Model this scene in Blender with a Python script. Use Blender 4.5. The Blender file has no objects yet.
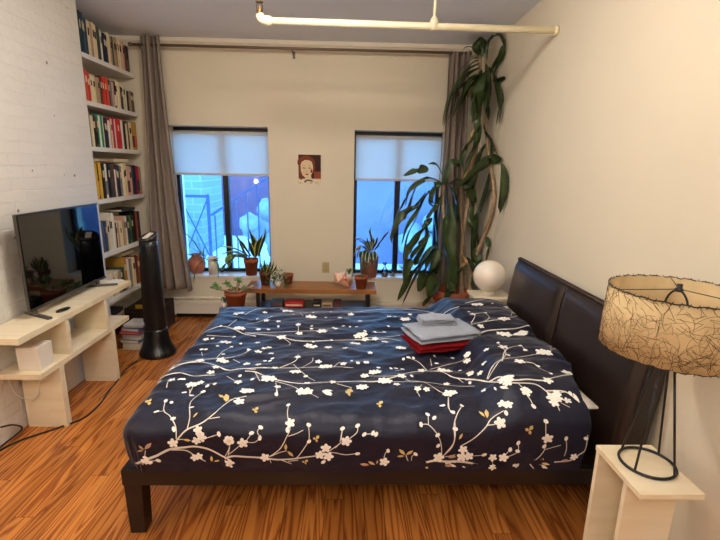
import bpy, bmesh, math, random
from mathutils import Vector, Matrix, noise
from mathutils.bvhtree import BVHTree
random.seed(7)
S = bpy.context.scene
COL = S.collection
PI = math.pi
R = math.radians

# ---------------------------------------------------------------- camera
FPX = 445.0
CAMZ = 1.6
def cam_basis(p, y, r):
    F = Vector((math.sin(y)*math.cos(p), math.cos(y)*math.cos(p), -math.sin(p)))
    rt = Vector((math.cos(y), -math.sin(y), 0)); up = rt.cross(F)
    c, s = math.cos(r), math.sin(r)
    return c*rt + s*up, -s*rt + c*up, F
RT, UP, FW = cam_basis(R(13.05), R(1.72), R(1.08))
C0 = Vector((0, 0, CAMZ))
cd = bpy.data.cameras.new('camera'); cam = bpy.data.objects.new('camera', cd); COL.objects.link(cam)
cd.sensor_fit = 'HORIZONTAL'; cd.sensor_width = 36; cd.lens = 36*FPX/720; cd.clip_start = 0.02; cd.clip_end = 200
m = Matrix.Identity(4)
for i in range(3):
    m[i][0] = RT[i]; m[i][1] = UP[i]; m[i][2] = -FW[i]; m[i][3] = C0[i]
cam.matrix_world = m
S.camera = cam
def ray(px, py):
    return RT*((px-360)/FPX) + UP*((270-py)/FPX) + FW
def at(px, py, X=None, Y=None, Z=None):          # a pixel of the photo turned into a point of the room
    d = ray(px, py)
    t = X/d.x if X is not None else (Y/d.y if Y is not None else (Z-CAMZ)/d.z)
    return C0 + d*t

# ---------------------------------------------------------------- light and exposure
S.view_settings.view_transform = 'Standard'; S.view_settings.look = 'None'
S.view_settings.gamma = 1; S.view_settings.use_curve_mapping = False
S.view_settings.exposure = 0.38
BULB = 18.0; LAMP = 12.0; FILL_PENDANT = 50.0; FILL_DOME = 45.0
BULB_COL = (1.0, 0.89, 0.74)
w = bpy.data.worlds.new('evening_sky'); S.world = w; w.use_nodes = True
nt = w.node_tree; nt.nodes.clear()
tc = nt.nodes.new('ShaderNodeTexCoord'); sp = nt.nodes.new('ShaderNodeSeparateXYZ')
cr = nt.nodes.new('ShaderNodeValToRGB'); bg = nt.nodes.new('ShaderNodeBackground'); wo = nt.nodes.new('ShaderNodeOutputWorld')
cr.color_ramp.elements[0].position = 0.0; cr.color_ramp.elements[0].color = (.15, .45, .82, 1)
cr.color_ramp.elements[1].position = 0.6; cr.color_ramp.elements[1].color = (.10, .40, 1.0, 1)
nt.links.new(tc.outputs['Generated'], sp.inputs[0]); nt.links.new(sp.outputs['Z'], cr.inputs[0])
nt.links.new(cr.outputs[0], bg.inputs[0]); nt.links.new(bg.outputs[0], wo.inputs[0])
bg.inputs[1].default_value = 7.5

# ---------------------------------------------------------------- materials
def lin(c):
    return tuple(((x/255)/12.92 if x/255 <= .04045 else ((x/255+.055)/1.055)**2.4) for x in c)
def mat(name, rgb, rough=.6, spec=.5, metal=0, var=.08, scale=12, bump=0, bscale=60, srgb=True, **kw):
    m = bpy.data.materials.new(name); m.use_nodes = True
    n = m.node_tree; b = n.nodes['Principled BSDF']
    c = lin(rgb) if srgb else rgb
    b.inputs['Roughness'].default_value = rough; b.inputs['Metallic'].default_value = metal
    b.inputs['Specular IOR Level'].default_value = spec
    for k, v in kw.items(): b.inputs[k.replace('_', ' ')].default_value = v
    t = n.nodes.new('ShaderNodeTexCoord'); nz = n.nodes.new('ShaderNodeTexNoise'); nz.inputs['Scale'].default_value = scale
    nz.inputs['Detail'].default_value = 4
    n.links.new(t.outputs['Object'], nz.inputs['Vector'])
    r = n.nodes.new('ShaderNodeValToRGB')
    r.color_ramp.elements[0].position = .3; r.color_ramp.elements[1].position = .7
    r.color_ramp.elements[0].color = (*[x*(1-var) for x in c], 1); r.color_ramp.elements[1].color = (*[min(1, x*(1+var)) for x in c], 1)
    n.links.new(nz.outputs['Fac'], r.inputs[0]); n.links.new(r.outputs[0], b.inputs['Base Color'])
    if bump:
        n2 = n.nodes.new('ShaderNodeTexNoise'); n2.inputs['Scale'].default_value = bscale; n2.inputs['Detail'].default_value = 3
        n.links.new(t.outputs['Object'], n2.inputs['Vector'])
        bp = n.nodes.new('ShaderNodeBump'); bp.inputs['Strength'].default_value = bump; bp.inputs['Distance'].default_value = .01
        n.links.new(n2.outputs['Fac'], bp.inputs['Height']); n.links.new(bp.outputs[0], b.inputs['Normal'])
    return m

def nodes_of(name, rough=.6):
    m = bpy.data.materials.new(name); m.use_nodes = True
    n = m.node_tree; b = n.nodes['Principled BSDF']; b.inputs['Roughness'].default_value = rough
    return m, n, b

def brick_mat():
    m, n, b = nodes_of('painted_brick', .55); L = n.links.new
    t = n.nodes.new('ShaderNodeTexCoord'); sep = n.nodes.new('ShaderNodeSeparateXYZ'); cmb = n.nodes.new('ShaderNodeCombineXYZ')
    L(t.outputs['Object'], sep.inputs[0])
    add = n.nodes.new('ShaderNodeMath'); add.operation = 'ADD'; L(sep.outputs['X'], add.inputs[0]); L(sep.outputs['Y'], add.inputs[1])
    wob = n.nodes.new('ShaderNodeTexNoise'); wob.inputs['Scale'].default_value = 5; L(t.outputs['Object'], wob.inputs['Vector'])
    w2 = n.nodes.new('ShaderNodeMath'); w2.operation = 'MULTIPLY'; w2.inputs[1].default_value = .03; L(wob.outputs['Fac'], w2.inputs[0])
    z2 = n.nodes.new('ShaderNodeMath'); z2.operation = 'ADD'; L(sep.outputs['Z'], z2.inputs[0]); L(w2.outputs[0], z2.inputs[1])
    L(add.outputs[0], cmb.inputs[0]); L(z2.outputs[0], cmb.inputs[1])
    br = n.nodes.new('ShaderNodeTexBrick'); L(cmb.outputs[0], br.inputs['Vector'])
    br.inputs['Scale'].default_value = 1; br.inputs['Brick Width'].default_value = .21; br.inputs['Row Height'].default_value = .072
    br.inputs['Mortar Size'].default_value = .006; br.inputs['Mortar Smooth'].default_value = 1
    br.inputs['Color1'].default_value = (.70, .665, .595, 1); br.inputs['Color2'].default_value = (.67, .635, .57, 1); br.inputs['Mortar'].default_value = (.67, .635, .57, 1)
    # chips in the paint
    vo = n.nodes.new('ShaderNodeTexVoronoi'); vo.inputs['Scale'].default_value = 4.3; L(t.outputs['Object'], vo.inputs['Vector'])
    cp = n.nodes.new('ShaderNodeValToRGB'); cp.color_ramp.elements[0].position = .038; cp.color_ramp.elements[1].position = .05
    cp.color_ramp.elements[0].color = (1, 1, 1, 1); cp.color_ramp.elements[1].color = (0, 0, 0, 1); L(vo.outputs['Distance'], cp.inputs[0])
    mx = n.nodes.new('ShaderNodeMix'); mx.data_type = 'RGBA'; L(cp.outputs[0], mx.inputs[0]); L(br.outputs['Color'], mx.inputs[6]); mx.inputs[7].default_value = (.22, .17, .13, 1)
    L(mx.outputs[2], b.inputs['Base Color'])
    nz = n.nodes.new('ShaderNodeTexNoise'); nz.inputs['Scale'].default_value = 22; nz.inputs['Detail'].default_value = 6; L(t.outputs['Object'], nz.inputs['Vector'])
    s = n.nodes.new('ShaderNodeMath'); s.operation = 'MULTIPLY'; s.inputs[1].default_value = -.2; L(br.outputs['Fac'], s.inputs[0])
    a2 = n.nodes.new('ShaderNodeMath'); a2.operation = 'ADD'; L(s.outputs[0], a2.inputs[0]); L(nz.outputs['Fac'], a2.inputs[1])
    bp = n.nodes.new('ShaderNodeBump'); bp.inputs['Strength'].default_value = .7; bp.inputs['Distance'].default_value = .013
    L(a2.outputs[0], bp.inputs['Height']); L(bp.outputs[0], b.inputs['Normal'])
    return m

def floor_mat():
    m, n, b = nodes_of('heart_pine_boards', .27); L = n.links.new
    t = n.nodes.new('ShaderNodeTexCoord'); sep = n.nodes.new('ShaderNodeSeparateXYZ'); L(t.outputs['Object'], sep.inputs[0])
    cmb = n.nodes.new('ShaderNodeCombineXYZ'); L(sep.outputs['X'], cmb.inputs[1])
    dv = n.nodes.new('ShaderNodeMath'); dv.operation = 'DIVIDE'; dv.inputs[1].default_value = .095; L(sep.outputs['X'], dv.inputs[0])
    fo = n.nodes.new('ShaderNodeMath'); fo.operation = 'FLOOR'; L(dv.outputs[0], fo.inputs[0])
    ml = n.nodes.new('ShaderNodeMath'); ml.operation = 'MULTIPLY_ADD'; ml.inputs[1].default_value = .533; L(fo.outputs[0], ml.inputs[0]); L(sep.outputs['Y'], ml.inputs[2]); L(ml.outputs[0], cmb.inputs[0])
    br = n.nodes.new('ShaderNodeTexBrick'); L(cmb.outputs[0], br.inputs['Vector']); br.offset = 0
    br.inputs['Scale'].default_value = 1; br.inputs['Brick Width'].default_value = 1.35; br.inputs['Row Height'].default_value = .095
    br.inputs['Mortar Size'].default_value = .0012; br.inputs['Bias'].default_value = 0
    br.inputs['Color1'].default_value = (0, 0, 0, 1); br.inputs['Color2'].default_value = (1, 1, 1, 1); br.inputs['Mortar'].default_value = (.5, .5, .5, 1)
    # grain: stretched noise rings, shifted board by board
    sh = n.nodes.new('ShaderNodeVectorMath'); sh.operation = 'MULTIPLY'; sh.inputs[1].default_value = (13, 7, 5); L(br.outputs['Color'], sh.inputs[0])
    va = n.nodes.new('ShaderNodeVectorMath'); va.operation = 'ADD'; L(t.outputs['Object'], va.inputs[0]); L(sh.outputs[0], va.inputs[1])
    mp = n.nodes.new('ShaderNodeMapping'); mp.inputs['Scale'].default_value = (13, .75, 1); L(va.outputs[0], mp.inputs['Vector'])
    nz = n.nodes.new('ShaderNodeTexNoise'); nz.inputs['Scale'].default_value = 1.0; nz.inputs['Detail'].default_value = 1.5; nz.inputs['Distortion'].default_value = .15; L(mp.outputs[0], nz.inputs['Vector'])
    mu = n.nodes.new('ShaderNodeMath'); mu.operation = 'MULTIPLY'; mu.inputs[1].default_value = 11; L(nz.outputs['Fac'], mu.inputs[0])
    fr = n.nodes.new('ShaderNodeMath'); fr.operation = 'FRACT'; L(mu.outputs[0], fr.inputs[0])
    cr = n.nodes.new('ShaderNodeValToRGB'); e = cr.color_ramp
    e.elements[0].position = 0; e.elements[0].color = (.52, .185, .034, 1); e.elements[1].position = 1; e.elements[1].color = (.40, .125, .024, 1)
    x = e.elements.new(.45); x.color = (.60, .225, .046, 1); x = e.elements.new(.78); x.color = (.25, .072, .016, 1)
    L(fr.outputs[0], cr.inputs[0])
    tint = n.nodes.new('ShaderNodeValToRGB'); tint.color_ramp.elements[0].color = (.72, .66, .62, 1); tint.color_ramp.elements[1].color = (1.12, 1.1, 1.1, 1)
    L(br.outputs['Color'], tint.inputs[0])
    mx = n.nodes.new('ShaderNodeMix'); mx.data_type = 'RGBA'; mx.blend_type = 'MULTIPLY'; mx.inputs[0].default_value = 1; L(cr.outputs[0], mx.inputs[6]); L(tint.outputs[0], mx.inputs[7])
    mx2 = n.nodes.new('ShaderNodeMix'); mx2.data_type = 'RGBA'; L(br.outputs['Fac'], mx2.inputs[0]); L(mx.outputs[2], mx2.inputs[6]); mx2.inputs[7].default_value = (.08, .025, .008, 1)
    L(mx2.outputs[2], b.inputs['Base Color'])
    bp = n.nodes.new('ShaderNodeBump'); bp.inputs['Strength'].default_value = .15; bp.inputs['Distance'].default_value = .003; L(fr.outputs[0], bp.inputs['Height']); L(bp.outputs[0], b.inputs['Normal'])
    return m

def wood_mat(name, c1, c2, rough=.45, sc=(3, 30, 30), knots=False):
    m, n, b = nodes_of(name, rough); L = n.links.new
    t = n.nodes.new('ShaderNodeTexCoord'); mp = n.nodes.new('ShaderNodeMapping'); mp.inputs['Scale'].default_value = sc; L(t.outputs['Object'], mp.inputs['Vector'])
    nz = n.nodes.new('ShaderNodeTexNoise'); nz.inputs['Scale'].default_value = 1; nz.inputs['Detail'].default_value = 5; nz.inputs['Distortion'].default_value = .6; L(mp.outputs[0], nz.inputs['Vector'])
    cr = n.nodes.new('ShaderNodeValToRGB'); cr.color_ramp.elements[0].position = .35; cr.color_ramp.elements[1].position = .65
    cr.color_ramp.elements[0].color = (*lin(c1), 1); cr.color_ramp.elements[1].color = (*lin(c2), 1); L(nz.outputs['Fac'], cr.inputs[0]); L(cr.outputs[0], b.inputs['Base Color'])
    return m

def shade_cloth():
    m, n, b = nodes_of('roller_shade_cloth', .9); L = n.links.new
    out = n.nodes['Material Output']
    b.inputs['Base Color'].default_value = (.78, .78, .78, 1)
    tr = n.nodes.new('ShaderNodeBsdfTranslucent'); tr.inputs[0].default_value = (.95, .92, .86, 1)
    mx = n.nodes.new('ShaderNodeMixShader'); mx.inputs[0].default_value = .62
    L(b.outputs[0], mx.inputs[1]); L(tr.outputs[0], mx.inputs[2]); L(mx.outputs[0], out.inputs[0])
    return m

def lampshade_mat():
    m, n, b = nodes_of('fibreglass_shade', .75); L = n.links.new
    t = n.nodes.new('ShaderNodeTexCoord'); out = n.nodes['Material Output']
    nz = n.nodes.new('ShaderNodeTexNoise'); nz.inputs['Scale'].default_value = 14; nz.inputs['Detail'].default_value = 6; L(t.outputs['Object'], nz.inputs['Vector'])
    cr = n.nodes.new('ShaderNodeValToRGB'); cr.color_ramp.elements[0].position = .3; cr.color_ramp.elements[1].position = .7
    cr.color_ramp.elements[0].color = (*lin((212, 184, 132)), 1); cr.color_ramp.elements[1].color = (*lin((232, 208, 158)), 1); L(nz.outputs['Fac'], cr.inputs[0])
    L(cr.outputs[0], b.inputs['Base Color'])
    tr = n.nodes.new('ShaderNodeBsdfTranslucent'); L(cr.outputs[0], tr.inputs[0])
    mx = n.nodes.new('ShaderNodeMixShader'); mx.inputs[0].default_value = .3
    L(b.outputs[0], mx.inputs[1]); L(tr.outputs[0], mx.inputs[2]); L(mx.outputs[0], out.inputs[0])
    return m

def glass_mat(name='window_glass', tint=(1, 1, 1)):
    m, n, b = nodes_of(name); L = n.links.new; out = n.nodes['Material Output']
    tp = n.nodes.new('ShaderNodeBsdfTransparent'); tp.inputs[0].default_value = (*tint, 1)
    gl = n.nodes.new('ShaderNodeBsdfGlossy'); gl.inputs['Roughness'].default_value = .03
    fr = n.nodes.new('ShaderNodeFresnel'); fr.inputs[0].default_value = 1.5
    mx = n.nodes.new('ShaderNodeMixShader'); L(fr.outputs[0], mx.inputs[0]); L(tp.outputs[0], mx.inputs[1]); L(gl.outputs[0], mx.inputs[2]); L(mx.outputs[0], out.inputs[0])
    return m

def emit_mat(name, col, st):
    m, n, b = nodes_of(name); b.inputs['Base Color'].default_value = (*col, 1)
    b.inputs['Emission Color'].default_value = (*col, 1); b.inputs['Emission Strength'].default_value = st
    return m

def outside_brick(name, c1, c2, mo, bw=.3, rh=.12):
    m, n, b = nodes_of(name, .8); L = n.links.new
    t = n.nodes.new('ShaderNodeTexCoord'); sep = n.nodes.new('ShaderNodeSeparateXYZ'); cmb = n.nodes.new('ShaderNodeCombineXYZ')
    L(t.outputs['Object'], sep.inputs[0]); L(sep.outputs['X'], cmb.inputs[0]); L(sep.outputs['Z'], cmb.inputs[1])
    br = n.nodes.new('ShaderNodeTexBrick'); L(cmb.outputs[0], br.inputs['Vector']); br.inputs['Scale'].default_value = 1
    br.inputs['Brick Width'].default_value = bw; br.inputs['Row Height'].default_value = rh; br.inputs['Mortar Size'].default_value = .012
    br.inputs['Color1'].default_value = (*c1, 1); br.inputs['Color2'].default_value = (*c2, 1); br.inputs['Mortar'].default_value = (*mo, 1)
    L(br.outputs['Color'], b.inputs['Base Color'])
    return m

M = {}
M['wall'] = mat('wall_paint_cream', (222, 211, 187), .75, .3, var=.02, scale=2, bump=.12, bscale=30)
M['ceil'] = mat('ceiling_paint', (234, 240, 254), .7, .3, var=.02, scale=2, bump=.1, bscale=20)
M['brick'] = brick_mat()
M['floor'] = floor_mat()
M['trim'] = mat('trim_paint_cream', (228, 218, 198), .5, .4, var=.02)
M['sill'] = mat('sill_paint_white', (225, 222, 215), .35, .5, var=.02)
M['wframe'] = mat('black_window_frame', (14, 16, 22), .4, .5, var=.05)
M['glass'] = glass_mat()
M['shade'] = shade_cloth()
M['shadebar'] = mat('shade_hem_bar', (205, 198, 185), .5, .4, var=.02)
M['ply'] = wood_mat('pale_plywood', (226, 208, 172), (236, 222, 192), .5, (2, 14, 14))
M['plyedge'] = wood_mat('pale_plywood_edge', (218, 206, 178), (240, 230, 208), .5, (6, 60, 60))
M['benchwood'] = wood_mat('honey_bench_wood', (136, 84, 38), (168, 112, 58), .35, (2, 24, 24))
M['bmetal'] = mat('black_powder_metal', (16, 15, 15), .4, .5, var=.1)
M['blackgloss'] = mat('black_gloss_plastic', (10, 11, 14), .28, .6, var=.1)
M['blacksat'] = mat('black_satin_plastic', (16, 17, 20), .35, .5, var=.1)
M['silver'] = mat('silver_trim', (92, 88, 82), .3, .5, metal=.8, var=.05)
M['screen'] = mat('television_glass', (3, 3, 4), .04, .9, var=.02)
M['greyplastic'] = mat('grey_plastic_foot', (78, 74, 68), .45, .5, var=.05)
M['espresso'] = wood_mat('espresso_wood', (15, 9, 7), (24, 14, 10), .42, (2, 20, 20))
M['leather'] = mat('dark_brown_leather', (33, 21, 17), .33, .6, var=.15, scale=6, bump=.12, bscale=120)
M['leatherseam'] = mat('leather_seam_brown', (60, 38, 26), .4, .5, var=.1)
M['duvet'] = mat('navy_sateen', (7, 11, 37), .52, .42, var=.1, scale=8, bump=.6, bscale=16, Sheen_Weight=.35, Sheen_Roughness=.3)
M['print_white'] = mat('blossom_print_cream', (246, 243, 234), .6, .3, var=.03)
M['print_gold'] = mat('blossom_print_gold', (214, 186, 120), .6, .3, var=.08)
M['print_rose'] = mat('blossom_print_tan', (196, 160, 128), .6, .3, var=.08)
M['print_branch'] = mat('branch_print_taupe', (222, 214, 200), .6, .3, var=.06)
M['sheet'] = mat('white_cotton', (228, 222, 210), .8, .2, var=.03, bump=.1)
M['towelgrey'] = mat('grey_terry', (160, 167, 182), .95, .1, var=.07, scale=60, bump=.9, bscale=260, Sheen_Weight=.3)
M['towelred'] = mat('red_terry', (128, 20, 26), .95, .1, var=.15, scale=60, bump=.9, bscale=260)
M['curtain'] = mat('taupe_curtain_cloth', (142, 128, 116), .85, .2, var=.05, scale=30, bump=.2, bscale=300)
M['rod'] = mat('bronze_rod', (120, 100, 84), .4, .5, metal=.3, var=.05)
M['pipe'] = mat('cream_painted_pipe', (240, 230, 196), .4, .5, var=.03)
M['brass'] = mat('tarnished_brass', (120, 96, 60), .4, .5, metal=.8, var=.2)
M['terra'] = mat('terracotta', (158, 84, 54), .8, .3, var=.14, scale=18, bump=.2)
M['terrad'] = mat('dark_terracotta', (104, 52, 36), .6, .4, var=.15, scale=18, bump=.2)
M['glazed'] = mat('brown_glazed_ceramic', (128, 84, 66), .35, .5, var=.25, scale=10)
M['whitepot'] = mat('white_ceramic', (226, 216, 202), .35, .5, var=.03)
M['soil'] = mat('potting_soil', (44, 30, 22), .95, .2, var=.4, scale=50, bump=1)
M['leafdark'] = mat('dracaena_leaf', (56, 72, 36), .38, .5, var=.35, scale=14)
M['leafmid'] = mat('leaf_mid_green', (80, 116, 50), .4, .5, var=.25, scale=16)
M['leafsnake'] = mat('snake_leaf_centre', (34, 58, 34), .4, .5, var=.4, scale=30)
M['leafmargin'] = mat('snake_leaf_margin', (190, 184, 84), .45, .4, var=.15, scale=20)
M['leafpale'] = mat('pale_leaf_margin', (206, 210, 176), .45, .4, var=.12, scale=20)
M['leafjade'] = mat('jade_leaf', (112, 146, 74), .3, .5, var=.2, scale=20)
M['leafgrey'] = mat('dusty_green_leaf', (98, 116, 78), .6, .3, var=.25, scale=20)
M['leafdry'] = mat('dry_leaf_tan', (196, 158, 104), .7, .3, var=.25, scale=20)
M['cane'] = mat('pale_cane_bark', (178, 150, 116), .8, .2, var=.25, scale=30, bump=.4)
M['shell'] = mat('pink_conch', (232, 186, 158), .45, .5, var=.14, scale=16, bump=.3)
M['globe'] = mat('opal_glass', (240, 230, 212), .25, .5, var=.02, Subsurface_Weight=.2)
M['shadecloth'] = lampshade_mat()
M['twig'] = mat('dark_twig_fibre', (96, 66, 40), .8, .2, var=.3, scale=40)
M['cardwhite'] = mat('white_card', (228, 220, 206), .6, .3, var=.03)
M['cable'] = mat('black_cable', (24, 20, 18), .5, .4, var=.1)
M['wcable'] = mat('white_cable', (225, 220, 205), .5, .4, var=.05)
M['wicker'] = mat('dark_wicker', (52, 38, 32), .8, .3, var=.5, scale=80, bump=1, bscale=90)
M['ivory'] = mat('ivory_plastic', (186, 164, 116), .5, .4, var=.03)
M['paper'] = mat('book_pages', (226, 214, 186), .8, .2, var=.06, scale=200)
M['clearglass'] = glass_mat('clear_bottle_glass', (.9, .9, .92))

# ---------------------------------------------------------------- mesh helpers
def new(): return bmesh.new()
def obj(name, bm, mats, parent=None, smooth=False, angle=None):
    me = bpy.data.meshes.new(name); bmesh.ops.recalc_face_normals(bm, faces=bm.faces) if smooth != 'keep' else None
    bm.to_mesh(me); bm.free()
    o = bpy.data.objects.new(name, me); COL.objects.link(o)
    for mm in (mats if isinstance(mats, (list, tuple)) else [mats]): me.materials.append(M[mm] if isinstance(mm, str) else mm)
    if smooth:
        for p in me.polygons: p.use_smooth = True
    if parent: o.parent = parent
    return o
def tag(o, label, cat, group=None, kind=None):
    o['label'] = label; o['category'] = cat
    if group: o['group'] = group
    if kind: o['kind'] = kind
    return o
def thing(name, label, cat, loc=(0, 0, 0), rz=0, group=None):
    o = bpy.data.objects.new(name, None); COL.objects.link(o); o.empty_display_size = .05
    o.location = loc; o.rotation_euler = (0, 0, rz)
    return tag(o, label, cat, group)
def struct(name, bm, mm, smooth=False):
    o = obj(name, bm, mm, None, smooth); o['kind'] = 'structure'; return o
def box(bm, x0, x1, y0, y1, z0, z1, mi=0, bev=0, M4=None):
    t = new(); bmesh.ops.create_cube(t, size=1)
    for v in t.verts: v.co = Vector((x0+(v.co.x+.5)*(x1-x0), y0+(v.co.y+.5)*(y1-y0), z0+(v.co.z+.5)*(z1-z0)))
    if bev: bmesh.ops.bevel(t, geom=t.edges[:], offset=bev, segments=2, affect='EDGES', profile=.6)
    merge(bm, t, mi, M4)
def merge(bm, t, mi=None, M4=None):
    mp = {}
    for v in t.verts: mp[v] = bm.verts.new(M4 @ v.co if M4 else v.co)
    for f in t.faces:
        try: g = bm.faces.new([mp[v] for v in f.verts])
        except ValueError: continue
        g.material_index = f.material_index if mi is None else mi; g.smooth = f.smooth
    t.free()
def lathe(bm, prof, c=(0, 0, 0), seg=24, mi=0, cap=True, M4=None):
    rings = []
    for r, z in prof:
        ring = []
        for k in range(seg):
            a = 2*PI*k/seg; v = Vector((c[0]+r*math.cos(a), c[1]+r*math.sin(a), c[2]+z))
            ring.append(bm.verts.new(M4 @ v if M4 else v))
        rings.append(ring)
    for i in range(len(rings)-1):
        for k in range(seg):
            f = bm.faces.new((rings[i][k], rings[i][(k+1) % seg], rings[i+1][(k+1) % seg], rings[i+1][k])); f.material_index = mi
    if cap:
        for ring in (rings[0], rings[-1]):
            f = bm.faces.new(ring); f.material_index = mi
def spline(pts, n):
    pts = [Vector(p) for p in pts]
    if len(pts) < 3: return [pts[0].lerp(pts[-1], i/n) for i in range(n+1)]
    P = [2*pts[0]-pts[1]] + pts + [2*pts[-1]-pts[-2]]
    out = []; seg = len(pts)-1
    for i in range(n+1):
        u = i/n*seg; k = min(int(u), seg-1); t = u-k
        a, b, c, d = P[k], P[k+1], P[k+2], P[k+3]
        out.append(.5*((2*b)+(c-a)*t+(2*a-5*b+4*c-d)*t*t+(3*b-a-3*c+d)*t**3))
    return out
def tube(bm, pts, r, seg=8, n=None, mi=0, cap=True):
    P = spline(pts, n) if n else [Vector(p) for p in pts]
    rr = r if callable(r) else (lambda t: r)
    prev = None; rings = []
    for i, p in enumerate(P):
        d = (P[min(i+1, len(P)-1)]-P[max(i-1, 0)]).normalized()
        if prev is None:
            a = Vector((0, 0, 1)) if abs(d.z) < .9 else Vector((1, 0, 0)); u = d.cross(a).normalized()
        else: u = (prev-d*prev.dot(d)).normalized()
        prev = u; v = d.cross(u); q = rr(i/(len(P)-1))
        rings.append([bm.verts.new(p+(u*math.cos(2*PI*k/seg)+v*math.sin(2*PI*k/seg))*q) for k in range(seg)])
    for i in range(len(rings)-1):
        for k in range(seg):
            f = bm.faces.new((rings[i][k], rings[i][(k+1) % seg], rings[i+1][(k+1) % seg], rings[i+1][k])); f.material_index = mi
    if cap:
        for g in (rings[0], rings[-1]):
            f = bm.faces.new(g); f.material_index = mi
def leaf(bm, pts, w, n=14, mi=0, mm=None, face=None, crease=.25, profile=None, twist=0):
    """a strap leaf along pts: widest w metres across, gently folded along its midrib; mm = material of the margins"""
    P = spline(pts, n); rows = []
    fc = Vector(face) if face else None
    for i, p in enumerate(P):
        t = i/n
        d = (P[min(i+1, n)]-P[max(i-1, 0)]).normalized()
        f = fc if fc else (C0-p).normalized()
        s = d.cross(f)
        if s.length < .05: s = d.cross(Vector((0, 0, 1)))
        s.normalize(); nn = s.cross(d).normalized()
        if twist:
            a = twist*(t-.3); s, nn = s*math.cos(a)+nn*math.sin(a), nn*math.cos(a)-s*math.sin(a)
        h = (profile(t) if profile else (max(0, math.sin(PI*min(1, t)**.8))**.55*.95+.05*(1-t)))*w/2
        rows.append([bm.verts.new(p+s*h*k+nn*(abs(k)-.5)*h*crease*2) for k in (-1, -.68, 0, .68, 1)])
    for i in range(n):
        for k in range(4):
            f = bm.faces.new((rows[i][k], rows[i][k+1], rows[i+1][k+1], rows[i+1][k]))
            f.material_index = (mm if (mm is not None and k in (0, 3)) else mi)
def solid(o, th):
    md = o.modifiers.new('thickness', 'SOLIDIFY'); md.thickness = th; md.offset = 0; return o
def rotm(loc, rz=0, rx=0, ry=0):
    return Matrix.Translation(loc) @ Matrix.Rotation(rz, 4, 'Z') @ Matrix.Rotation(rx, 4, 'X') @ Matrix.Rotation(ry, 4, 'Y')

# ================================================================= THE ROOM
XL, XR, YB, ZC, XA, YA, Y0 = -1.97, 1.335, 4.62, 2.755, -2.30, 3.60, -2.6
YG = 4.82
b = new(); box(b, -2.45, XR+.12, Y0-.1, 5.0, -.08, 0); struct('floor', b, 'floor')
b = new(); box(b, -2.45, XR+.12, Y0-.1, 5.0, ZC, ZC+.1); struct('ceiling', b, 'ceil')
b = new(); box(b, XR, XR+.12, Y0, 5.0, 0, ZC); struct('wall_right', b, 'wall')
b = new(); box(b, -2.45, XR+.12, Y0-.1, Y0, 0, ZC); struct('wall_front', b, 'wall')
b = new(); box(b, -2.45, XL, Y0, YA, 0, ZC, bev=.006); struct('wall_left', b, 'brick')
b = new(); box(b, -2.45, XA, YA, 5.0, 0, ZC); struct('wall_alcove', b, 'wall')
WIN = [(-1.79, -.80, .425, 1.965), (.06, .972, .425, 1.955)]
b = new()
xs = [XA, WIN[0][0], WIN[0][1], WIN[1][0], WIN[1][1], XR]
for i in (0, 2, 4): box(b, xs[i], xs[i+1], YB, 5.0, 0, ZC)
for x0, x1, z0, z1 in WIN: box(b, x0, x1, YB, 5.0, 0, z0); box(b, x0, x1, YB, 5.0, z1, ZC)
struct('wall_back', b, 'wall')
for i, (x0, x1, z0, z1) in enumerate(WIN):
    fw = .035
    b = new(); box(b, x0+.002, x0+fw, YG-.03, YG+.03, z0+.03, z1-.002); box(b, x1-fw, x1-.002, YG-.03, YG+.03, z0+.03, z1-.002)
    box(b, x0+fw, x1-fw, YG-.03, YG+.03, z1-fw, z1-.002); box(b, x0+fw, x1-fw, YG-.02, YG+.03, z0+.03, z0+.062)
    xm = -1.282 if i == 0 else (x0+x1)/2+.01; box(b, xm-.028, xm+.028, YG-.035, YG+.03, z0+.062, z1-fw)
    wf = struct('window_%d' % (i+1), b, 'wframe')
    b = new(); box(b, x0+fw, x1-fw, YG-.004, YG+.004, z0+.062, z1-fw); p = obj('pane', b, 'glass', wf)
    b = new(); box(b, x0+.003, x1-.003, YB-.012, YG+.03, z0+.001, z0+.028, bev=.004); p = obj('sill', b, 'sill', wf)
    # roller shade: roll, cloth, hem bar
    rs = thing('roller_shade', ['white roller shade half drawn over the left window, beside the grey curtain', 'white roller shade half drawn over the right window, beside the tall plant'][i], 'window shade', ((x0+x1)/2, YG-.07, z1), group='roller shades in the windows')
    wd = (x1-x0)/2-.016; zb = 1.503-z1 if i == 0 else 1.478-z1
    b = new(); tube(b, [(-wd, 0, -.058), (wd, 0, -.058)], .020, 12); obj('roll', b, 'shadebar', rs, True)
    b = new(); box(b, -wd, wd, -.024, -.0225, zb, -.055); obj('cloth', b, 'shade', rs)
    b = new(); box(b, -wd, wd, -.031, -.016, zb-.016, zb+.006, bev=.003); obj('hem_bar', b, 'shadebar', rs)
# baseboard casing of the heater along the back wall
b = new()
box(b, -1.84, 1.30, 4.545, YB, .03, .185, bev=.006); box(b, -1.84, 1.30, 4.535, 4.56, .155, .19, bev=.004)
hb = obj('baseboard_heater', b, 'trim'); tag(hb, 'long cream baseboard heater under both windows', 'heater')
b = new(); box(b, -1.80, 1.28, 4.538, 4.5445, .028, .05); obj('air_slot', b, 'wframe', hb)
b = new(); tube(b, [(-1.83, 4.56, .215), (-1.5, 4.56, .222), (-1.2, 4.56, .218), (-1.05, 4.565, .236)], .011, 8, 12)
lathe(b, [(.012, -.02), (.02, -.016), (.02, .016), (.012, .02)], (0, 0, 0), 10, M4=rotm((-1.44, 4.56, .222), 0, 0, PI/2))
box(b, -1.60, -1.56, 4.553, 4.567, .186, .22)
obj('heating_pipe', b, 'trim', hb, False)
b = new(); box(b, XR-.012, XR, 3.3, YB, 0, .09); struct('baseboard_right', b, 'trim')
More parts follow.
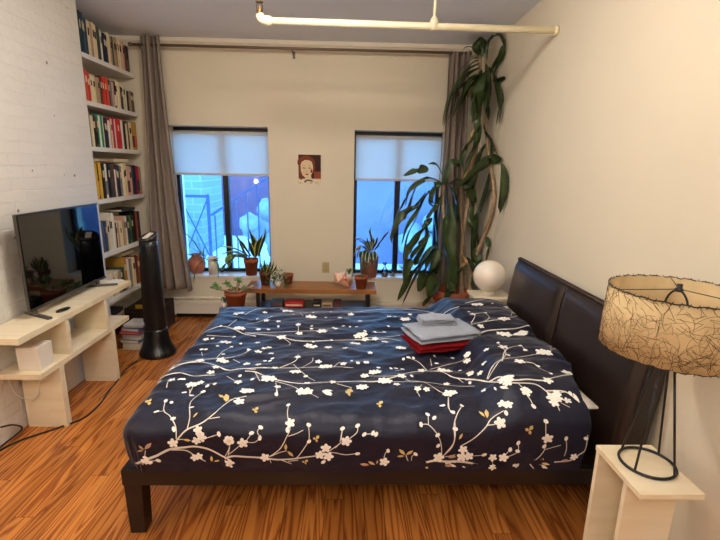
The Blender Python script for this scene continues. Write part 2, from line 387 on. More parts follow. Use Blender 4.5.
# little ledge where the wall meets the ceiling
b = new(); box(b, XA, XR, YB-.02, YB, ZC-.04, ZC, bev=.004); struct('trim_1', b, 'trim')

# ---------------------------------------------------------------- outside the windows
OUT = outside_brick('pale_backyard_brick', (.26, .30, .33), (.20, .25, .30), (.33, .36, .39), .36, .16)
OUT2 = mat('lilac_render', (122, 116, 142), .9, .1, var=.08, scale=2)
OUT3 = mat('pale_concrete', (130, 140, 148), .9, .1, var=.1, scale=2)
OUT4 = mat('rust_pink_cladding', (120, 92, 112), .9, .1, var=.1, scale=3)
OUTR = mat('grey_rail_paint', (62, 74, 110), .6, .3, var=.1)
OUTT = mat('winter_foliage_pale', (130, 140, 146), .9, .1, var=.3, scale=4)
b = new(); box(b, -14, 12, 5.02, 16, -.45, -.35); o = struct('floor_yard', b, mat('white_bounce_yard', (240, 242, 246), .9, .1, var=.03, scale=1))  # yard whitened as a reflector, bouncing sky light into the room
def building(label, x0, x1, y0, y1, h, mm, wins):
    t = thing('backyard_building', label, 'building', ((x0+x1)/2, y0, -.35), group='buildings seen through the windows')
    hw = (x1-x0)/2
    b = new(); box(b, -hw, hw, 0, y1-y0, 0, h); obj('wall', b, mm, t)
    b = new(); box(b, -hw-.05, hw+.05, -.06, y1-y0, h, h+.12); obj('parapet', b, OUT3, t)
    for (a, z, ww, hh) in wins:
        b = new(); box(b, a-ww/2, a+ww/2, -.03, 0, z, z+hh); wv = obj('window', b, OUTR, t)
        b = new(); box(b, a-ww/2+.06, a+ww/2-.06, -.045, -.031, z+.06, z+hh-.06); obj('pane', b, OUT3, wv)
    return t
building('pale brick house behind the left window', -5.6, -3.05, 9.5, 11, 2.3, OUT, [(.3, .9, .7, .9)])
building('lilac rendered wall across the yard behind the right window', -.6, 4.2, 9.0, 11, 1.75, OUT2, [])
building('pink grey long building far behind the left window', -9.5, -1.0, 12.5, 14, 2.75, OUT4, [(-2.0, 1.6, .5, .7), (.8, 1.6, .5, .7)])
def yard_rail():
    t = thing('stair_railing', 'sloping metal stair railing outside behind the left window', 'railing', (-1.95, 6.6, -.35))
    b = new(); tube(b, [(-.05, 0, 1.22), (1.05, 0, 1.95)], .02, 6); obj('handrail', b, OUTR, t)
    for k in range(7):
        x = k*.16; b = new(); tube(b, [(x, 0, 0), (x, 0, 1.22+x*.66)], .011, 6); obj('baluster', b, OUTR, t)
yard_rail()
def fence():
    t = thing('yard_gate', 'metal yard gate with crossed bars outside the left window', 'gate', (-2.55, 6.9, -.35))
    for x in (0, .42):
        b = new(); box(b, x-.02, x+.02, -.02, .02, 0, 1.5); obj('post', b, OUTR, t)
    b = new(); tube(b, [(0, 0, .5), (.42, 0, 1.45)], .01, 6); obj('cross_bar', b, OUTR, t)
    b = new(); tube(b, [(.42, 0, .5), (0, 0, 1.45)], .01, 6); obj('cross_bar', b, OUTR, t)
    b = new(); box(b, 0, .42, -.012, .012, 1.45, 1.49); obj('top_rail', b, OUTR, t)
fence()
def bushy(label, c, r, n):
    b = new()
    for k in range(n):
        q = Vector((random.gauss(0, .45), random.gauss(0, .35), random.gauss(0, .4)))*r
        t = new(); bmesh.ops.create_icosphere(t, subdivisions=2, radius=r*random.uniform(.25, .45))
        for v in t.verts: v.co *= 1+.3*noise.noise(v.co*4/r+q*9)
        merge(b, t, 0, Matrix.Translation(Vector(c)+q))
    o = obj('garden_bush', b, OUTT, None, True); tag(o, label, 'bush', 'pale bushes in the yard'); return o
bushy('pale bush low in the left window, in front of the brick house', (-3.7, 8.3, .25), .8, 16)
bushy('pale bush beyond the stair railing in the left window', (-1.3, 8.8, .45), .6, 14)
bushy('pale bush at the right side of the right window', (1.5, 8.2, .1), .7, 12)

# ---------------------------------------------------------------- added fill lights; ceiling lamp, floor lamp (both just outside the photo)
EB = emit_mat('lit_bulb', BULB_COL, BULB/(4*PI*.045**2*PI)/2)
cl = thing('ceiling_light', 'two bulb ceiling light above the near side of the bed', 'ceiling light', (.22, 1.61, ZC), R(28))
b = new(); lathe(b, [(.0, -.001), (.07, -.001), (.07, -.02), (.055, -.03), (0, -.03)], seg=24, cap=False); obj('ceiling_plate', b, 'brass', cl, True)
for s in (-1, 1):
    b = new(); tube(b, [(0, 0, -.025), (s*.07, 0, -.035), (s*.11, 0, -.06)], .01, 8, 6); lathe(b, [(.02, -.095), (.022, -.07), (.014, -.055)], (s*.11, 0, 0), 12); obj('arm', b, 'brass', cl, True)
    t = new(); bmesh.ops.create_icosphere(t, subdivisions=2, radius=.045); b = new(); merge(b, t, 0, Matrix.Translation((s*.155 if 0 else s*.15, 0, -.14))); obj('bulb', b, EB, cl, True)
EP = emit_mat('fill_light_globe', (1.0, .95, .90), FILL_PENDANT/(4*PI*.22**2*PI))  # unseen globe added as frontal fill from behind the camera
pe = thing('fill_pendant', 'added paper globe fill light hanging unseen behind the camera', 'fill light', (-.3, -.7, 2.38))
b = new(); t = new(); bmesh.ops.create_uvsphere(t, u_segments=20, v_segments=12, radius=.22); merge(b, t, 0); obj('fill_globe', b, EP, pe, True)
b = new(); tube(b, [(0, 0, .22), (0, 0, ZC-2.38-.02)], .003, 6); obj('cord', b, 'bmetal', pe); b = new(); lathe(b, [(.0, ZC-2.38-.001), (.05, ZC-2.38-.001), (.05, ZC-2.38-.02), (0, ZC-2.38-.03)], seg=16, cap=False); obj('ceiling_rose', b, 'trim', pe, True)
ED = emit_mat('fill_light_dome', (1.0, .93, .84), FILL_DOME/(2*PI*.17**2*PI))  # out-of-view dome added as soft fill to even out the walls
dm = thing('ceiling_light', 'added round flush dome fill light above the foot side of the room', 'ceiling light', (-.5, 2.3, ZC))
b = new(); lathe(b, [(0, -.001), (.18, -.001), (.18, -.02), (.16, -.02)], seg=32, cap=False); obj('ceiling_plate', b, 'brass', dm, True)
b = new(); lathe(b, [(.165, -.021), (.16, -.05), (.13, -.08), (.07, -.10), (.001, -.105)], seg=32, cap=False); obj('dome', b, ED, dm, True)
EL = emit_mat('lit_floor_lamp_bulb', (1.0, .70, .40), LAMP/(4*PI*.035**2*PI))
fl = thing('floor_lamp', 'slim floor lamp with a glowing round bulb beside the brick wall', 'floor lamp', (-1.74, 1.0, 0))
b = new(); lathe(b, [(.0, 0), (.11, 0), (.11, .015), (.02, .025), (0, .025)], cap=False); obj('base', b, 'bmetal', fl, True)
b = new(); tube(b, [(0, 0, .02), (0, 0, 1.2)], .009, 8); obj('pole', b, 'bmetal', fl, True)
b = new(); lathe(b, [(.012, 1.19), (.03, 1.21), (.03, 1.235), (.012, 1.24)], seg=14); obj('socket', b, 'bmetal', fl, True)
t = new(); bmesh.ops.create_icosphere(t, subdivisions=2, radius=.035); b = new(); merge(b, t, 0, Matrix.Translation((0, 0, 1.298))); obj('bulb', b, EL, fl, True)

# ================================================================= BED
BX0, BX1, BY0, BY1 = -.952, 1.20, 1.674, 3.22
bed = thing('bed_frame', 'dark espresso bed frame with brown leather headboard', 'bed', (0, 0, 0))
b = new(); box(b, BX0, BX1, BY0, BY0+.035, .250, .325, bev=.004); obj('side_rail', b, 'espresso', bed)
b = new(); box(b, BX0, BX1, BY1-.035, BY1, .250, .325, bev=.004); obj('side_rail', b, 'espresso', bed)
b = new(); box(b, BX0, BX0+.035, BY0+.035, BY1-.035, .250, .325, bev=.004); obj('foot_rail', b, 'espresso', bed)
for x, y in ((BX0+.002, BY0+.002), (BX0+.002, BY1-.082), (BX1-.085, BY0+.30), (BX1-.085, BY1-.12)):
    b = new(); t = new(); bmesh.ops.create_cube(t, size=1)
    for v in t.verts:
        k = .040 if v.co.z > 0 else .034
        v.co = Vector((x+.04+(k if v.co.x > 0 else -k), y+.04+(k if v.co.y > 0 else -k), .3 if v.co.z > 0 else 0))
    bmesh.ops.bevel(t, geom=t.edges[:], offset=.003, segments=1, affect='EDGES'); merge(b, t); obj('leg', b, 'espresso', bed)
b = new()
for k in range(14): box(b, BX0+.08+k*.145, BX0+.15+k*.145, BY0+.037, BY1-.037, .30, .318)
obj('slats', b, 'espresso', bed)
# headboard: padded leather panels leaning back, curled at the top
HY0, HY1 = 1.66, 3.20
def hb_x(z):      # front face of the headboard at height z
    u = (z-.12)/.86
    return 1.185+.005*u+.115*max(0, u-.35)**1.5
b = new(); N = 26
prof = []
for i in range(N+1):
    z = .12+.84*i/N; prof.append((hb_x(z)+.022, z))
top = prof[-1]
prof += [(top[0]+.012, .972), (top[0]+.026, .968)]
back = [(1.325, .94), (1.318, .70), (1.29, .45), (1.27, .12)]
ring = prof+back
rows = []
for y in (HY0, HY1): rows.append([b.verts.new((min(x, 1.328), y, z)) for x, z in ring])
for i in range(len(ring)):
    b.faces.new((rows[0][i], rows[0][(i+1) % len(ring)], rows[1][(i+1) % len(ring)], rows[1][i]))
for r_ in rows: b.faces.new(r_)
hbd = obj('headboard', b, 'leather', bed)
def pad(y0, y1):
    b = new(); nu, nv = 30, 26; g = []
    for j in range(nv+1):
        v = j/nv; z = .16+.795*v; row = []
        for i in range(nu+1):
            u = i/nu; y = y0+(y1-y0)*u
            e = min(1, min(u, 1-u)/.09)*1.0; f = min(1, min(v, 1-v)/.09)
            th = .032*(1-(1-e)**2.6)**.5*(1-(1-f)**2.6)**.5
            th += .004*noise.noise(Vector((y*6, z*6, 3)))*e*f
            row.append(b.verts.new((hb_x(z)+.023-th, y, z)))
        g.append(row)
    for j in range(nv):
        for i in range(nu): b.faces.new((g[j][i], g[j][i+1], g[j+1][i+1], g[j+1][i]))
    o = obj('cushion_panel', b, 'leather', hbd, True); return o
pad(HY0+.012, 2.425); pad(2.455, HY1-.012)
b = new()
for y in (2.428, 2.452): tube(b, [(hb_x(.16+.795*k/12)+.018, y, .16+.795*k/12) for k in range(13)], .005, 6)
tube(b, [(hb_x(.962)+.018, HY0+.01, .963), (hb_x(.962)+.018, HY1-.01, .963)], .007, 6)
obj('piping', b, 'leatherseam', hbd, True)
# mattress and pillows
b = new(); box(b, BX0+.05, 1.085, BY0+.06, BY1-.05, .32, .555, bev=.04); mt = obj('mattress', b, 'sheet', None, True); tag(mt, 'white covered mattress under the navy duvet', 'mattress')
def pillow(cx, cy, cz, lx, ly, lz, label):
    b = new(); t = new(); bmesh.ops.create_cube(t, size=2); bmesh.ops.subdivide_edges(t, edges=t.edges[:], cuts=9, use_grid_fill=True)
    for v in t.verts:
        x, y, z = v.co
        k = (1-abs(x)**2.4*.999)**.5*(1-abs(y)**2.4*.999)**.5
        pin = 1-.06*(1-abs(y))*abs(x)
        v.co = Vector((x*lx/2*pin, y*ly/2, z*lz/2*(.08+.92*k)))
    merge(b, t, 0, Matrix.Translation((cx, cy, cz))); o = obj('pillow', b, 'sheet', None, True); tag(o, label, 'pillow', 'white bed pillows'); return o
pillow(.893, 2.03, .604, .40, .64, .10, 'white pillow poking out beside the duvet at the near end of the headboard')
pillow(.925, 2.80, .604, .38, .64, .10, 'white pillow under the duvet at the far end of the headboard')

# duvet ------------------------------------------------------------
DX0, DY0, DY1, DX1 = -.845, 1.722, 3.15, 1.135
DROP = .30; RAD = .085
def sm(a, b, x):
    t = max(0, min(1, (x-a)/(b-a))); return t*t*(3-2*t)
def fold(x, y):
    """wrinkles of the cloth, metres"""
    q = Vector((x, y, 0))
    n1 = noise.noise(Vector((x*1.3+3, y*2.1, 0)))
    a = (x*.45+y*1.0)+.25*n1
    h = .007*math.sin(a*19+2.5*noise.noise(q*1.7))*(.5+.5*noise.noise(q*1.3+Vector((7, 1, 0))))
    h += .016*noise.noise(Vector((x*1.6, y*2.6, 5)))
    r = 1-abs(noise.noise(Vector((x*2.6+y*1.4, y*4.6-x*1.2, 2))))*2.2
    h += .011*max(0, r)**2
    r2 = 1-abs(noise.noise(Vector((x*5+y*2, y*8-x*3, 9))))*2.4
    h += .004*max(0, r2)**2
    for sc, am, sd in ((1.0, .0075, 3), (1.9, .0045, 11), (3.3, .0022, 23)):
        v = noise.noise(Vector(((x*1.5+y*1.1)*sc+sd, (y*4.2-x*1.1)*sc, sd)))
        h += am*max(0, 1-abs(v)*7)*(.4+noise.noise(Vector((x*2, y*2, sd)))+.4)
    return h
def top_z(x, y):
    z = .572+fold(x, y)
    # pillows
    e = sm(.58, .76, x)*(1-.35*sm(1.0, 1.2, x))
    ny = sm(1.60, 1.86, y)*(1-sm(2.28, 2.48, y)); fy = sm(2.38, 2.58, y)*(1-sm(3.02, 3.24, y)*.8)
    z += .105*e*max(ny, fy) + .07*e*(1-max(ny, fy))*sm(1.6, 1.9, y)
    z -= .012*math.exp(-((x-.66)/.06)**2)*sm(1.7, 1.9, y)*(1-sm(3.0, 3.2, y))
    return z
def duvet_pt(p, q):
    """p along the bed (0 at the foot edge of the top), q across it (0 at the near edge)"""
    LX, LY = DX1-DX0, DY1-DY0
    dx = -p if p < 0 else 0
    dy = -q if q < 0 else (LY-q if q > LY else 0)     # signed: +near, -far
    sy = 1 if dy > 0 else -1; ady = abs(dy)
    x = DX0+max(0, p); y = DY0+min(max(q, 0), LY)
    zt = top_z(min(max(x, DX0), DX1), min(max(y, DY0), DY1))
    mxd = max(dx, ady)
    if mxd <= 0: return Vector((x, y, zt))
    l = math.hypot(dx, ady); ux, uy = -dx/l, -sy*ady/l
    arc = RAD*PI/2; d = mxd
    if d < arc: a = d/RAD; out, dn = RAD*math.sin(a), RAD*(1-math.cos(a))
    else: out, dn = RAD, RAD+(d-arc)
    t = min(1, dn/.24)
    per = (x*1.0+y*1.3)
    if dx > 0 and ady > 0: per += .4*math.atan2(dx, ady)
    fl_ = .012*noise.noise(Vector((per*4.5, dn*3, 4)))+.006*noise.noise(Vector((per*11, dn*5, 8)))
    # belly of the quilt, tucked back in at the hem
    bel = .008*math.sin(PI*min(1, t*1.02))*(2.2 if ux < -.5 else .9)-.006*sm(.7, 1.0, t)
    out = out-.016*sm(0, .7, t)+fl_*t*1.6+bel
    z = zt-(zt-(.332+.004*noise.noise(Vector((per*7, 0, 1)))))*t
    return Vector((x+ux*out, y+uy*out, z))
def duvet_mesh():
    b = new(); LX, LY = DX1-DX0, DY1-DY0
    D = RAD*PI/2+.24-RAD
    ps = [-D+D*i/20 for i in range(20)]+[LX*i/130 for i in range(131)]
    qs = [-D+D*i/20 for i in range(20)]+[LY*i/100 for i in range(101)]+[LY+D*i/20 for i in range(1, 21)]
    g = []
    for p in ps:
        row = []
        for q in qs:
            pp = p
            if p > LX-.3:      # right edge is pulled in towards the near hem
                k = (p-(LX-.3))/.3; pp = p-.115*k*(1-sm(-.1, .5, q))-.02*k*noise.noise(Vector((q*5, 0, 0)))
            v = duvet_pt(pp, q); row.append(v)
        g.append(row)
    V = [[b.verts.new(v) for v in r_] for r_ in g]
    for i in range(len(ps)-1):
        for j in range(len(qs)-1): b.faces.new((V[i][j], V[i+1][j], V[i+1][j+1], V[i][j+1]))
    return b
db = duvet_mesh(); db.normal_update()
BV = BVHTree.FromBMesh(db)
def hit(px, py):
    if py > 455: py = 455+(py-455)*.68
    d = ray(px, py).normalized(); loc, nor, i, dist = BV.ray_cast(C0, d)
    if loc is None: return None
    if nor.dot(d) > 0: nor = -nor
    return loc, nor, dist
def snap(p, off):
    loc, nor, i, dist = BV.find_nearest(p)
    if nor.z < -.2 or nor.dot(C0-loc) < 0: nor = -nor
    return loc+nor*off
PR = []       # print polygons: (list of points, material)
def branch(T, pts, w0, w1=None):
    ox, oy, s = T; w1 = w0*.6 if w1 is None else w1
    P = spline([(ox+u/s, oy+v/s, 0) for u, v in pts], max(6, int(sum(math.dist(pts[i], pts[i+1]) for i in range(len(pts)-1))/s/1.6)))
    H = [hit(p.x, p.y) for p in P]; run = []
    seq = []
    for i, h in enumerate(H):
        if h is None: seq.append(None)
        else: seq.append((h[0], h[1], (w0+(w1-w0)*i/(len(H)-1))/s*h[2]/FPX*.5*.82))
    for i in range(len(seq)-1):
        a, c = seq[i], seq[i+1]
        if a is None or c is None or (a[0]-c[0]).length > .09: continue
        nx = seq[i+2] if i+2 < len(seq) and seq[i+2] else c; pv = seq[i-1] if i > 0 and seq[i-1] else a
        sa = a[1].cross(c[0]-pv[0]).normalized()*max(.0017, a[2]*1.25); sc = c[1].cross(nx[0]-a[0]).normalized()*max(.0017, c[2]*1.25)
        PR.append(([snap(a[0]-sa, .0038), snap(a[0]+sa, .0038), snap(c[0]+sc, .0038), snap(c[0]-sc, .0038)], 1))
def frame(h):
    n = h[1]; u = n.cross(Vector((0, 0, 1)))
    if u.length < .25: u = n.cross(Vector((0, 1, 0)))
    u = u.normalized(); return u, n.cross(u).normalized()
def ell(c, u, v, cx, cy, a, bb, th, mi, off, n=9):
    pts = []
    for k in range(n):
        q = 2*PI*k/n; x, y = a*math.cos(q), bb*math.sin(q)
        X = cx+x*math.cos(th)-y*math.sin(th); Y = cy+x*math.sin(th)+y*math.cos(th)
        pts.append(snap(c+u*X+v*Y, off))
    PR.append((pts, mi))
def flower(T, u0, v0, r, rose=False):
    ox, oy, s = T; h = hit(ox+u0/s, oy+v0/s)
    if h is None: return
    r = r/s*h[2]/FPX; r = min(max(r*1.12, .017), .030); u, v = frame(h); a0 = random.random()*PI
    for k in range(5):
        a = a0+k*2*PI/5; ell(h[0], u, v, .58*r*math.cos(a), .58*r*math.sin(a), .46*r, .36*r, a, 2, .0048)
    ell(h[0], u, v, 0, 0, .3*r, .3*r, 0, 2, .0052, 7)
    for k in range(5):
        a = a0+(k+.5)*2*PI/5; ell(h[0], u, v, .28*r*math.cos(a), .28*r*math.sin(a), .07*r, .05*r, a, 3, .0062, 5)
def bud(T, u0, v0, r=13, mi=2):
    ox, oy, s = T; h = hit(ox+u0/s, oy+v0/s)
    if h is None: return
    r = min(r/s*h[2]/FPX*1.15, .012); u, v = frame(h); ell(h[0], u, v, 0, 0, r, r*.68, random.random()*PI, mi, .0048, 8)
def petal(T, a, c, mi=3, k=.3):
    ox, oy, s = T; ha, hc = hit(ox+a[0]/s, oy+a[1]/s), hit(ox+c[0]/s, oy+c[1]/s)
    if ha is None or hc is None or (ha[0]-hc[0]).length > .12: return
    d = hc[0]-ha[0]; L_ = d.length; w_ = ha[1].cross(d).normalized()*L_*k*.6
    pts = [ha[0], ha[0]+d*.3+w_*.8, ha[0]+d*.6+w_, hc[0], ha[0]+d*.6-w_, ha[0]+d*.3-w_*.8]
    PR.append(([snap(p, .0046) for p in pts], mi))
def butterfly(T, u0, v0, r=22):
    petal(T, (u0-2, v0+2), (u0-r, v0-r*.3), 3, .6); petal(T, (u0, v0), (u0+r*.8, v0-r), 3, .6); petal(T, (u0, v0), (u0+r*.2, v0+r), 3, .5)
T1 = (115, 390, 6); T2 = (225, 390, 6); T3 = (335, 390, 6); T4 = (445, 390, 4.5); T5 = (135, 305, 6); T6 = (245, 305, 6); T7 = (355, 305, 6); T8 = (465, 290, 5.14)
BR = {
 T1: [([(120,468),(200,420),(290,370),(340,350),(420,340),(480,335),(560,350),(640,390),(690,430),(710,452)],15,9), ([(340,355),(430,360),(490,400),(545,440)],7,5), ([(55,458),(90,448),(130,462)],7,7),
      ([(370,300),(430,240),(520,200),(590,150),(660,90),(725,50)],8,5), ([(370,290),(365,220),(330,160),(295,130),(300,75)],6,4), ([(295,130),(250,135)],4,4), ([(435,235),(450,170),(450,90),(480,50),(530,15)],6,4),
      ([(560,175),(630,165)],4,3), ([(180,405),(185,360)],4,4), ([(550,285),(620,265)],4,3), ([(690,340),(680,390)],4,4), ([(380,295),(410,292)],4,4), ([(200,440),(265,432)],4,4), ([(450,0),(448,40)],4,4)],
 T2: [([(0,415),(50,395),(120,400),(230,410),(310,425),(400,420),(480,405),(560,390)],12,7), ([(0,400),(25,350),(30,310)],4,4), ([(20,385),(60,355),(100,320)],4,4), ([(130,310),(180,310),(210,285)],4,3), ([(210,280),(195,250),(210,225)],4,3), ([(130,300),(160,260)],4,3),
      ([(265,400),(330,350),(370,280),(390,230),(375,150),(380,100)],6,4), ([(380,275),(430,260),(470,240)],4,3), ([(265,400),(320,375),(370,360)],5,4), ([(430,410),(480,340),(505,290),(503,210)],5,4), ([(340,430),(400,462)],5,4), ([(380,440),(440,430)],3,3),
      ([(630,360),(700,310),(725,290)],6,5), ([(690,310),(705,230)],4,4), ([(640,370),(720,385)],5,4), ([(0,75),(60,55),(130,40)],5,4), ([(310,-20),(308,30)],4,4), ([(500,20),(560,50)],4,3), ([(0,430),(30,455)],6,6), ([(270,425),(278,455)],4,3)],
 T3: [([(0,345),(40,310),(70,300),(130,255),(135,215)],5,4), ([(35,300),(45,235)],4,4), ([(0,372),(60,385),(130,378)],4,4), ([(175,265),(225,262),(247,262)],3,3), ([(460,480),(520,460),(590,435),(640,440),(725,445)],15,12),
      ([(640,400),(635,320),(610,260),(560,210),(515,208)],5,4), ([(560,210),(558,150)],4,4), ([(645,395),(700,340),(720,270),(718,180)],6,4), ([(450,478),(435,430),(425,385)],5,4), ([(460,460),(460,400),(480,380)],4,4), ([(290,430),(300,380),(318,360)],4,4), ([(680,50),(680,110),(705,140)],5,4), ([(660,400),(720,385)],4,4), ([(600,-5),(660,30)],4,4), ([(485,0),(510,45)],4,3), ([(670,450),(720,480)],7,5)],
 T4: [([(0,345),(40,330),(110,340),(165,362)],12,8), ([(0,285),(40,230),(40,160),(55,110),(75,75)],5,4), ([(70,250),(130,215),(180,170),(210,130),(265,95)],5,4), ([(190,160),(225,155)],4,3), ([(120,295),(175,290)],3,3), ([(215,310),(212,365)],4,3), ([(280,300),(325,275),(328,235)],3,3), ([(262,300),(292,265)],3,3),
      ([(390,340),(430,290),(450,250),(452,140)],4,3), ([(450,265),(520,245)],3,3), ([(543,215),(545,260),(535,295)],3,3), ([(365,20),(385,50),(397,75)],4,3), ([(490,335),(560,325),(600,290),(630,265),(640,200)],5,4), ([(500,60),(515,95)],3,2), ([(520,60),(560,80)],3,2), ([(450,5),(540,10),(605,60)],6,4), ([(15,35),(20,90),(35,105)],4,3), ([(380,348),(398,378)],5,4)],
 T5: [([(160,415),(230,370),(330,345),(420,330),(560,320),(640,300),(700,270)],6,4), ([(200,400),(290,355),(390,345),(480,365),(560,395),(640,385),(725,390)],9,8), ([(130,460),(190,425),(270,410),(350,430),(430,425),(480,425)],8,5), ([(190,500),(200,465),(240,440)],5,3), ([(400,175),(450,150),(520,130),(600,150),(650,175),(725,190)],7,8), ([(405,310),(400,285)],4,3), ([(490,320),(530,280),(580,255)],4,3), ([(330,530),(350,490)],5,4), ([(430,185),(520,190),(590,195)],4,3), ([(560,130),(610,90)],4,3), ([(590,330),(630,350)],4,3), ([(550,430),(600,460)],4,3), ([(400,480),(480,475)],4,3)],
 T6: [([(0,170),(100,180),(150,185),(220,195),(300,215),(400,220),(530,215),(725,212)],8,7), ([(0,170),(80,170),(220,165),(330,160),(450,155),(530,140)],5,4), ([(0,385),(100,380),(200,382),(330,380),(450,375),(560,375),(650,380)],8,4), ([(0,400),(60,405),(120,430),(200,455),(330,475),(450,468),(560,465),(725,460)],10,8),
      ([(210,380),(300,340),(320,300)],5,4), ([(340,380),(400,345),(408,320)],4,4), ([(290,360),(370,430),(420,460)],4,4), ([(180,460),(280,490),(340,520)],6,5), ([(185,470),(195,540)],5,4), ([(530,375),(570,345)],4,3), ([(220,195),(270,230),(265,245)],5,4), ([(210,25),(300,45),(450,45),(600,40),(725,45)],6,5), ([(0,60),(60,30),(120,20)],5,4), ([(60,405),(90,460)],5,4), ([(0,120),(80,105),(150,75)],4,3), ([(550,475),(640,500)],4,3), ([(0,290),(30,275)],5,4), ([(350,70),(330,50)],3,3), ([(320,175),(320,110)],3,3)],
 T7: [([(0,210),(100,212),(200,205),(280,220)],8,5), ([(0,195),(130,200),(270,185)],6,4), ([(0,462),(120,462),(220,440),(300,415),(400,400),(440,400),(520,405),(600,440),(725,450)],9,8), ([(60,430),(200,430),(300,420)],4,4), ([(200,465),(340,465),(420,470),(510,525)],6,4), ([(300,455),(450,470),(600,490),(720,490)],3,3), ([(430,395),(380,345),(320,320)],5,4), ([(450,390),(560,360),(640,340),(670,315)],5,4), ([(460,370),(450,325)],4,3), ([(400,480),(370,530)],4,3), ([(610,440),(650,470)],6,5), ([(0,45),(150,30),(350,30),(520,60)],6,5), ([(520,65),(570,30),(625,12)],9,6), ([(100,165),(190,170)],4,3), ([(330,465),(300,440)],4,3), ([(240,400),(285,390)],4,3)],
 T8: [([(50,245),(100,215),(180,205),(260,200),(340,180),(380,190)],8,5), ([(30,180),(100,165),(200,150),(270,135)],5,4), ([(0,70),(90,50),(150,40)],7,5), ([(30,175),(50,140),(40,125)],4,3), ([(100,165),(125,145),(105,120)],4,3), ([(235,135),(240,110),(210,90)],4,3), ([(115,460),(140,400),(190,360),(300,345),(380,330),(440,320)],6,4), ([(190,370),(210,310),(280,290),(310,310)],5,3), ([(120,460),(165,385),(210,330),(170,275)],5,3), ([(440,325),(440,290)],3,3), ([(440,310),(490,300)],3,3),
      ([(290,370),(350,380),(390,410),(450,435)],5,4), ([(125,475),(180,450),(250,465),(320,462),(400,468),(450,455),(520,440),(590,435)],11,6), ([(130,475),(250,480),(350,485),(400,510),(430,535)],7,6), ([(270,480),(310,520)],5,4), ([(0,465),(60,465),(125,475)],8,8), ([(40,125),(110,118)],3,3), ([(430,535),(520,525)],5,4)],
}
FLW = {
 T1: [(350,315,25),(190,450,28),(500,240,22),(520,280,26),(490,300,22),(685,300,26),(480,405,20),(505,395,20),(690,460,24)],
 T2: [(25,300,26),(108,315,27),(392,200,25),(240,405,24),(30,455,24),(570,385,24),(605,345,26),(620,395,26),(85,75,28),(120,10,22),(150,12,22),(460,12,28),(500,12,26)],
 T3: [(68,305,27),(620,405,28),(680,30,28),(295,445,25)],
 T4: [(258,65,18),(285,68,18),(248,148,21),(80,265,18),(75,300,20),(105,295,18),(213,305,16),(262,305,18),(212,368,14),(460,215,20),(360,5,18),(478,35,20),(505,40,20),(490,60,18),(548,50,16),(10,22,18),(578,300,13)],
 T5: [(225,385,18),(335,480,24),(365,478,22),(395,470,16),(390,335,22),(515,335,24),(540,345,22),(455,410,20),(485,375,18),(530,225,24),(560,228,18),(615,140,22),(640,145,20),(670,358,18),(620,465,20),(655,520,22),(690,520,22),(610,55,20),(640,52,16),(220,455,18),(425,210,16)],
 T6: [(220,195,26),(325,175,20),(455,160,24),(475,162,18),(385,73,22),(410,77,20),(245,38,20),(270,40,18),(130,95,16),(380,248,24),(410,255,24),(500,258,22),(650,232,20),(675,237,18),(600,262,16),(470,375,26),(500,375,24),(315,315,18),(290,402,20),(315,402,18),(180,382,18),(125,445,26),(160,445,26),(375,475,20),(525,465,18),(335,525,26),(375,525,28),(195,495,18),(675,190,22),(705,182,22),(712,430,18),(5,525,20),(35,525,20),(80,285,20),(80,360,18),(12,360,16),(440,345,18),(590,355,18),(320,120,15),(115,265,16),(145,260,16),(155,295,16),(75,230,14),(570,80,14),(635,60,18),(80,150,14),(545,145,14),(690,100,10),(120,48,14),(705,498,20),(200,102,12)],
 T7: [(105,408,22),(135,405,22),(60,430,22),(165,458,26),(195,460,26),(280,430,24),(400,400,22),(520,395,26),(555,400,26),(695,412,20),(560,530,24),(590,528,22),(30,497,22),(60,495,18),(90,290,16),(430,510,14),(375,505,14),(550,480,18),(675,300,22),(670,338,20),(205,72,14),(60,210,22),(120,205,18),(180,225,20),(265,258,20),(290,262,14),(30,180,18),(60,178,12),(290,90,20),(315,88,16),(330,60,12),(250,480,16)],
 T8: [(195,460,26),(225,455,26),(220,480,22),(195,295,22),(280,372,24),(390,325,26),(420,328,24),(425,468,22),(522,428,22),(315,525,22),(185,228,22),(215,230,22),(190,152,20),(212,150,18),(50,75,18),(75,75,16),(80,188,16),(380,190,14),(395,250,16),(110,310,14),(28,432,18),(80,430,16),(15,335,18),(15,368,18),(470,535,18),(100,518,16),(40,128,14),(210,90,12),(250,120,12)],
}
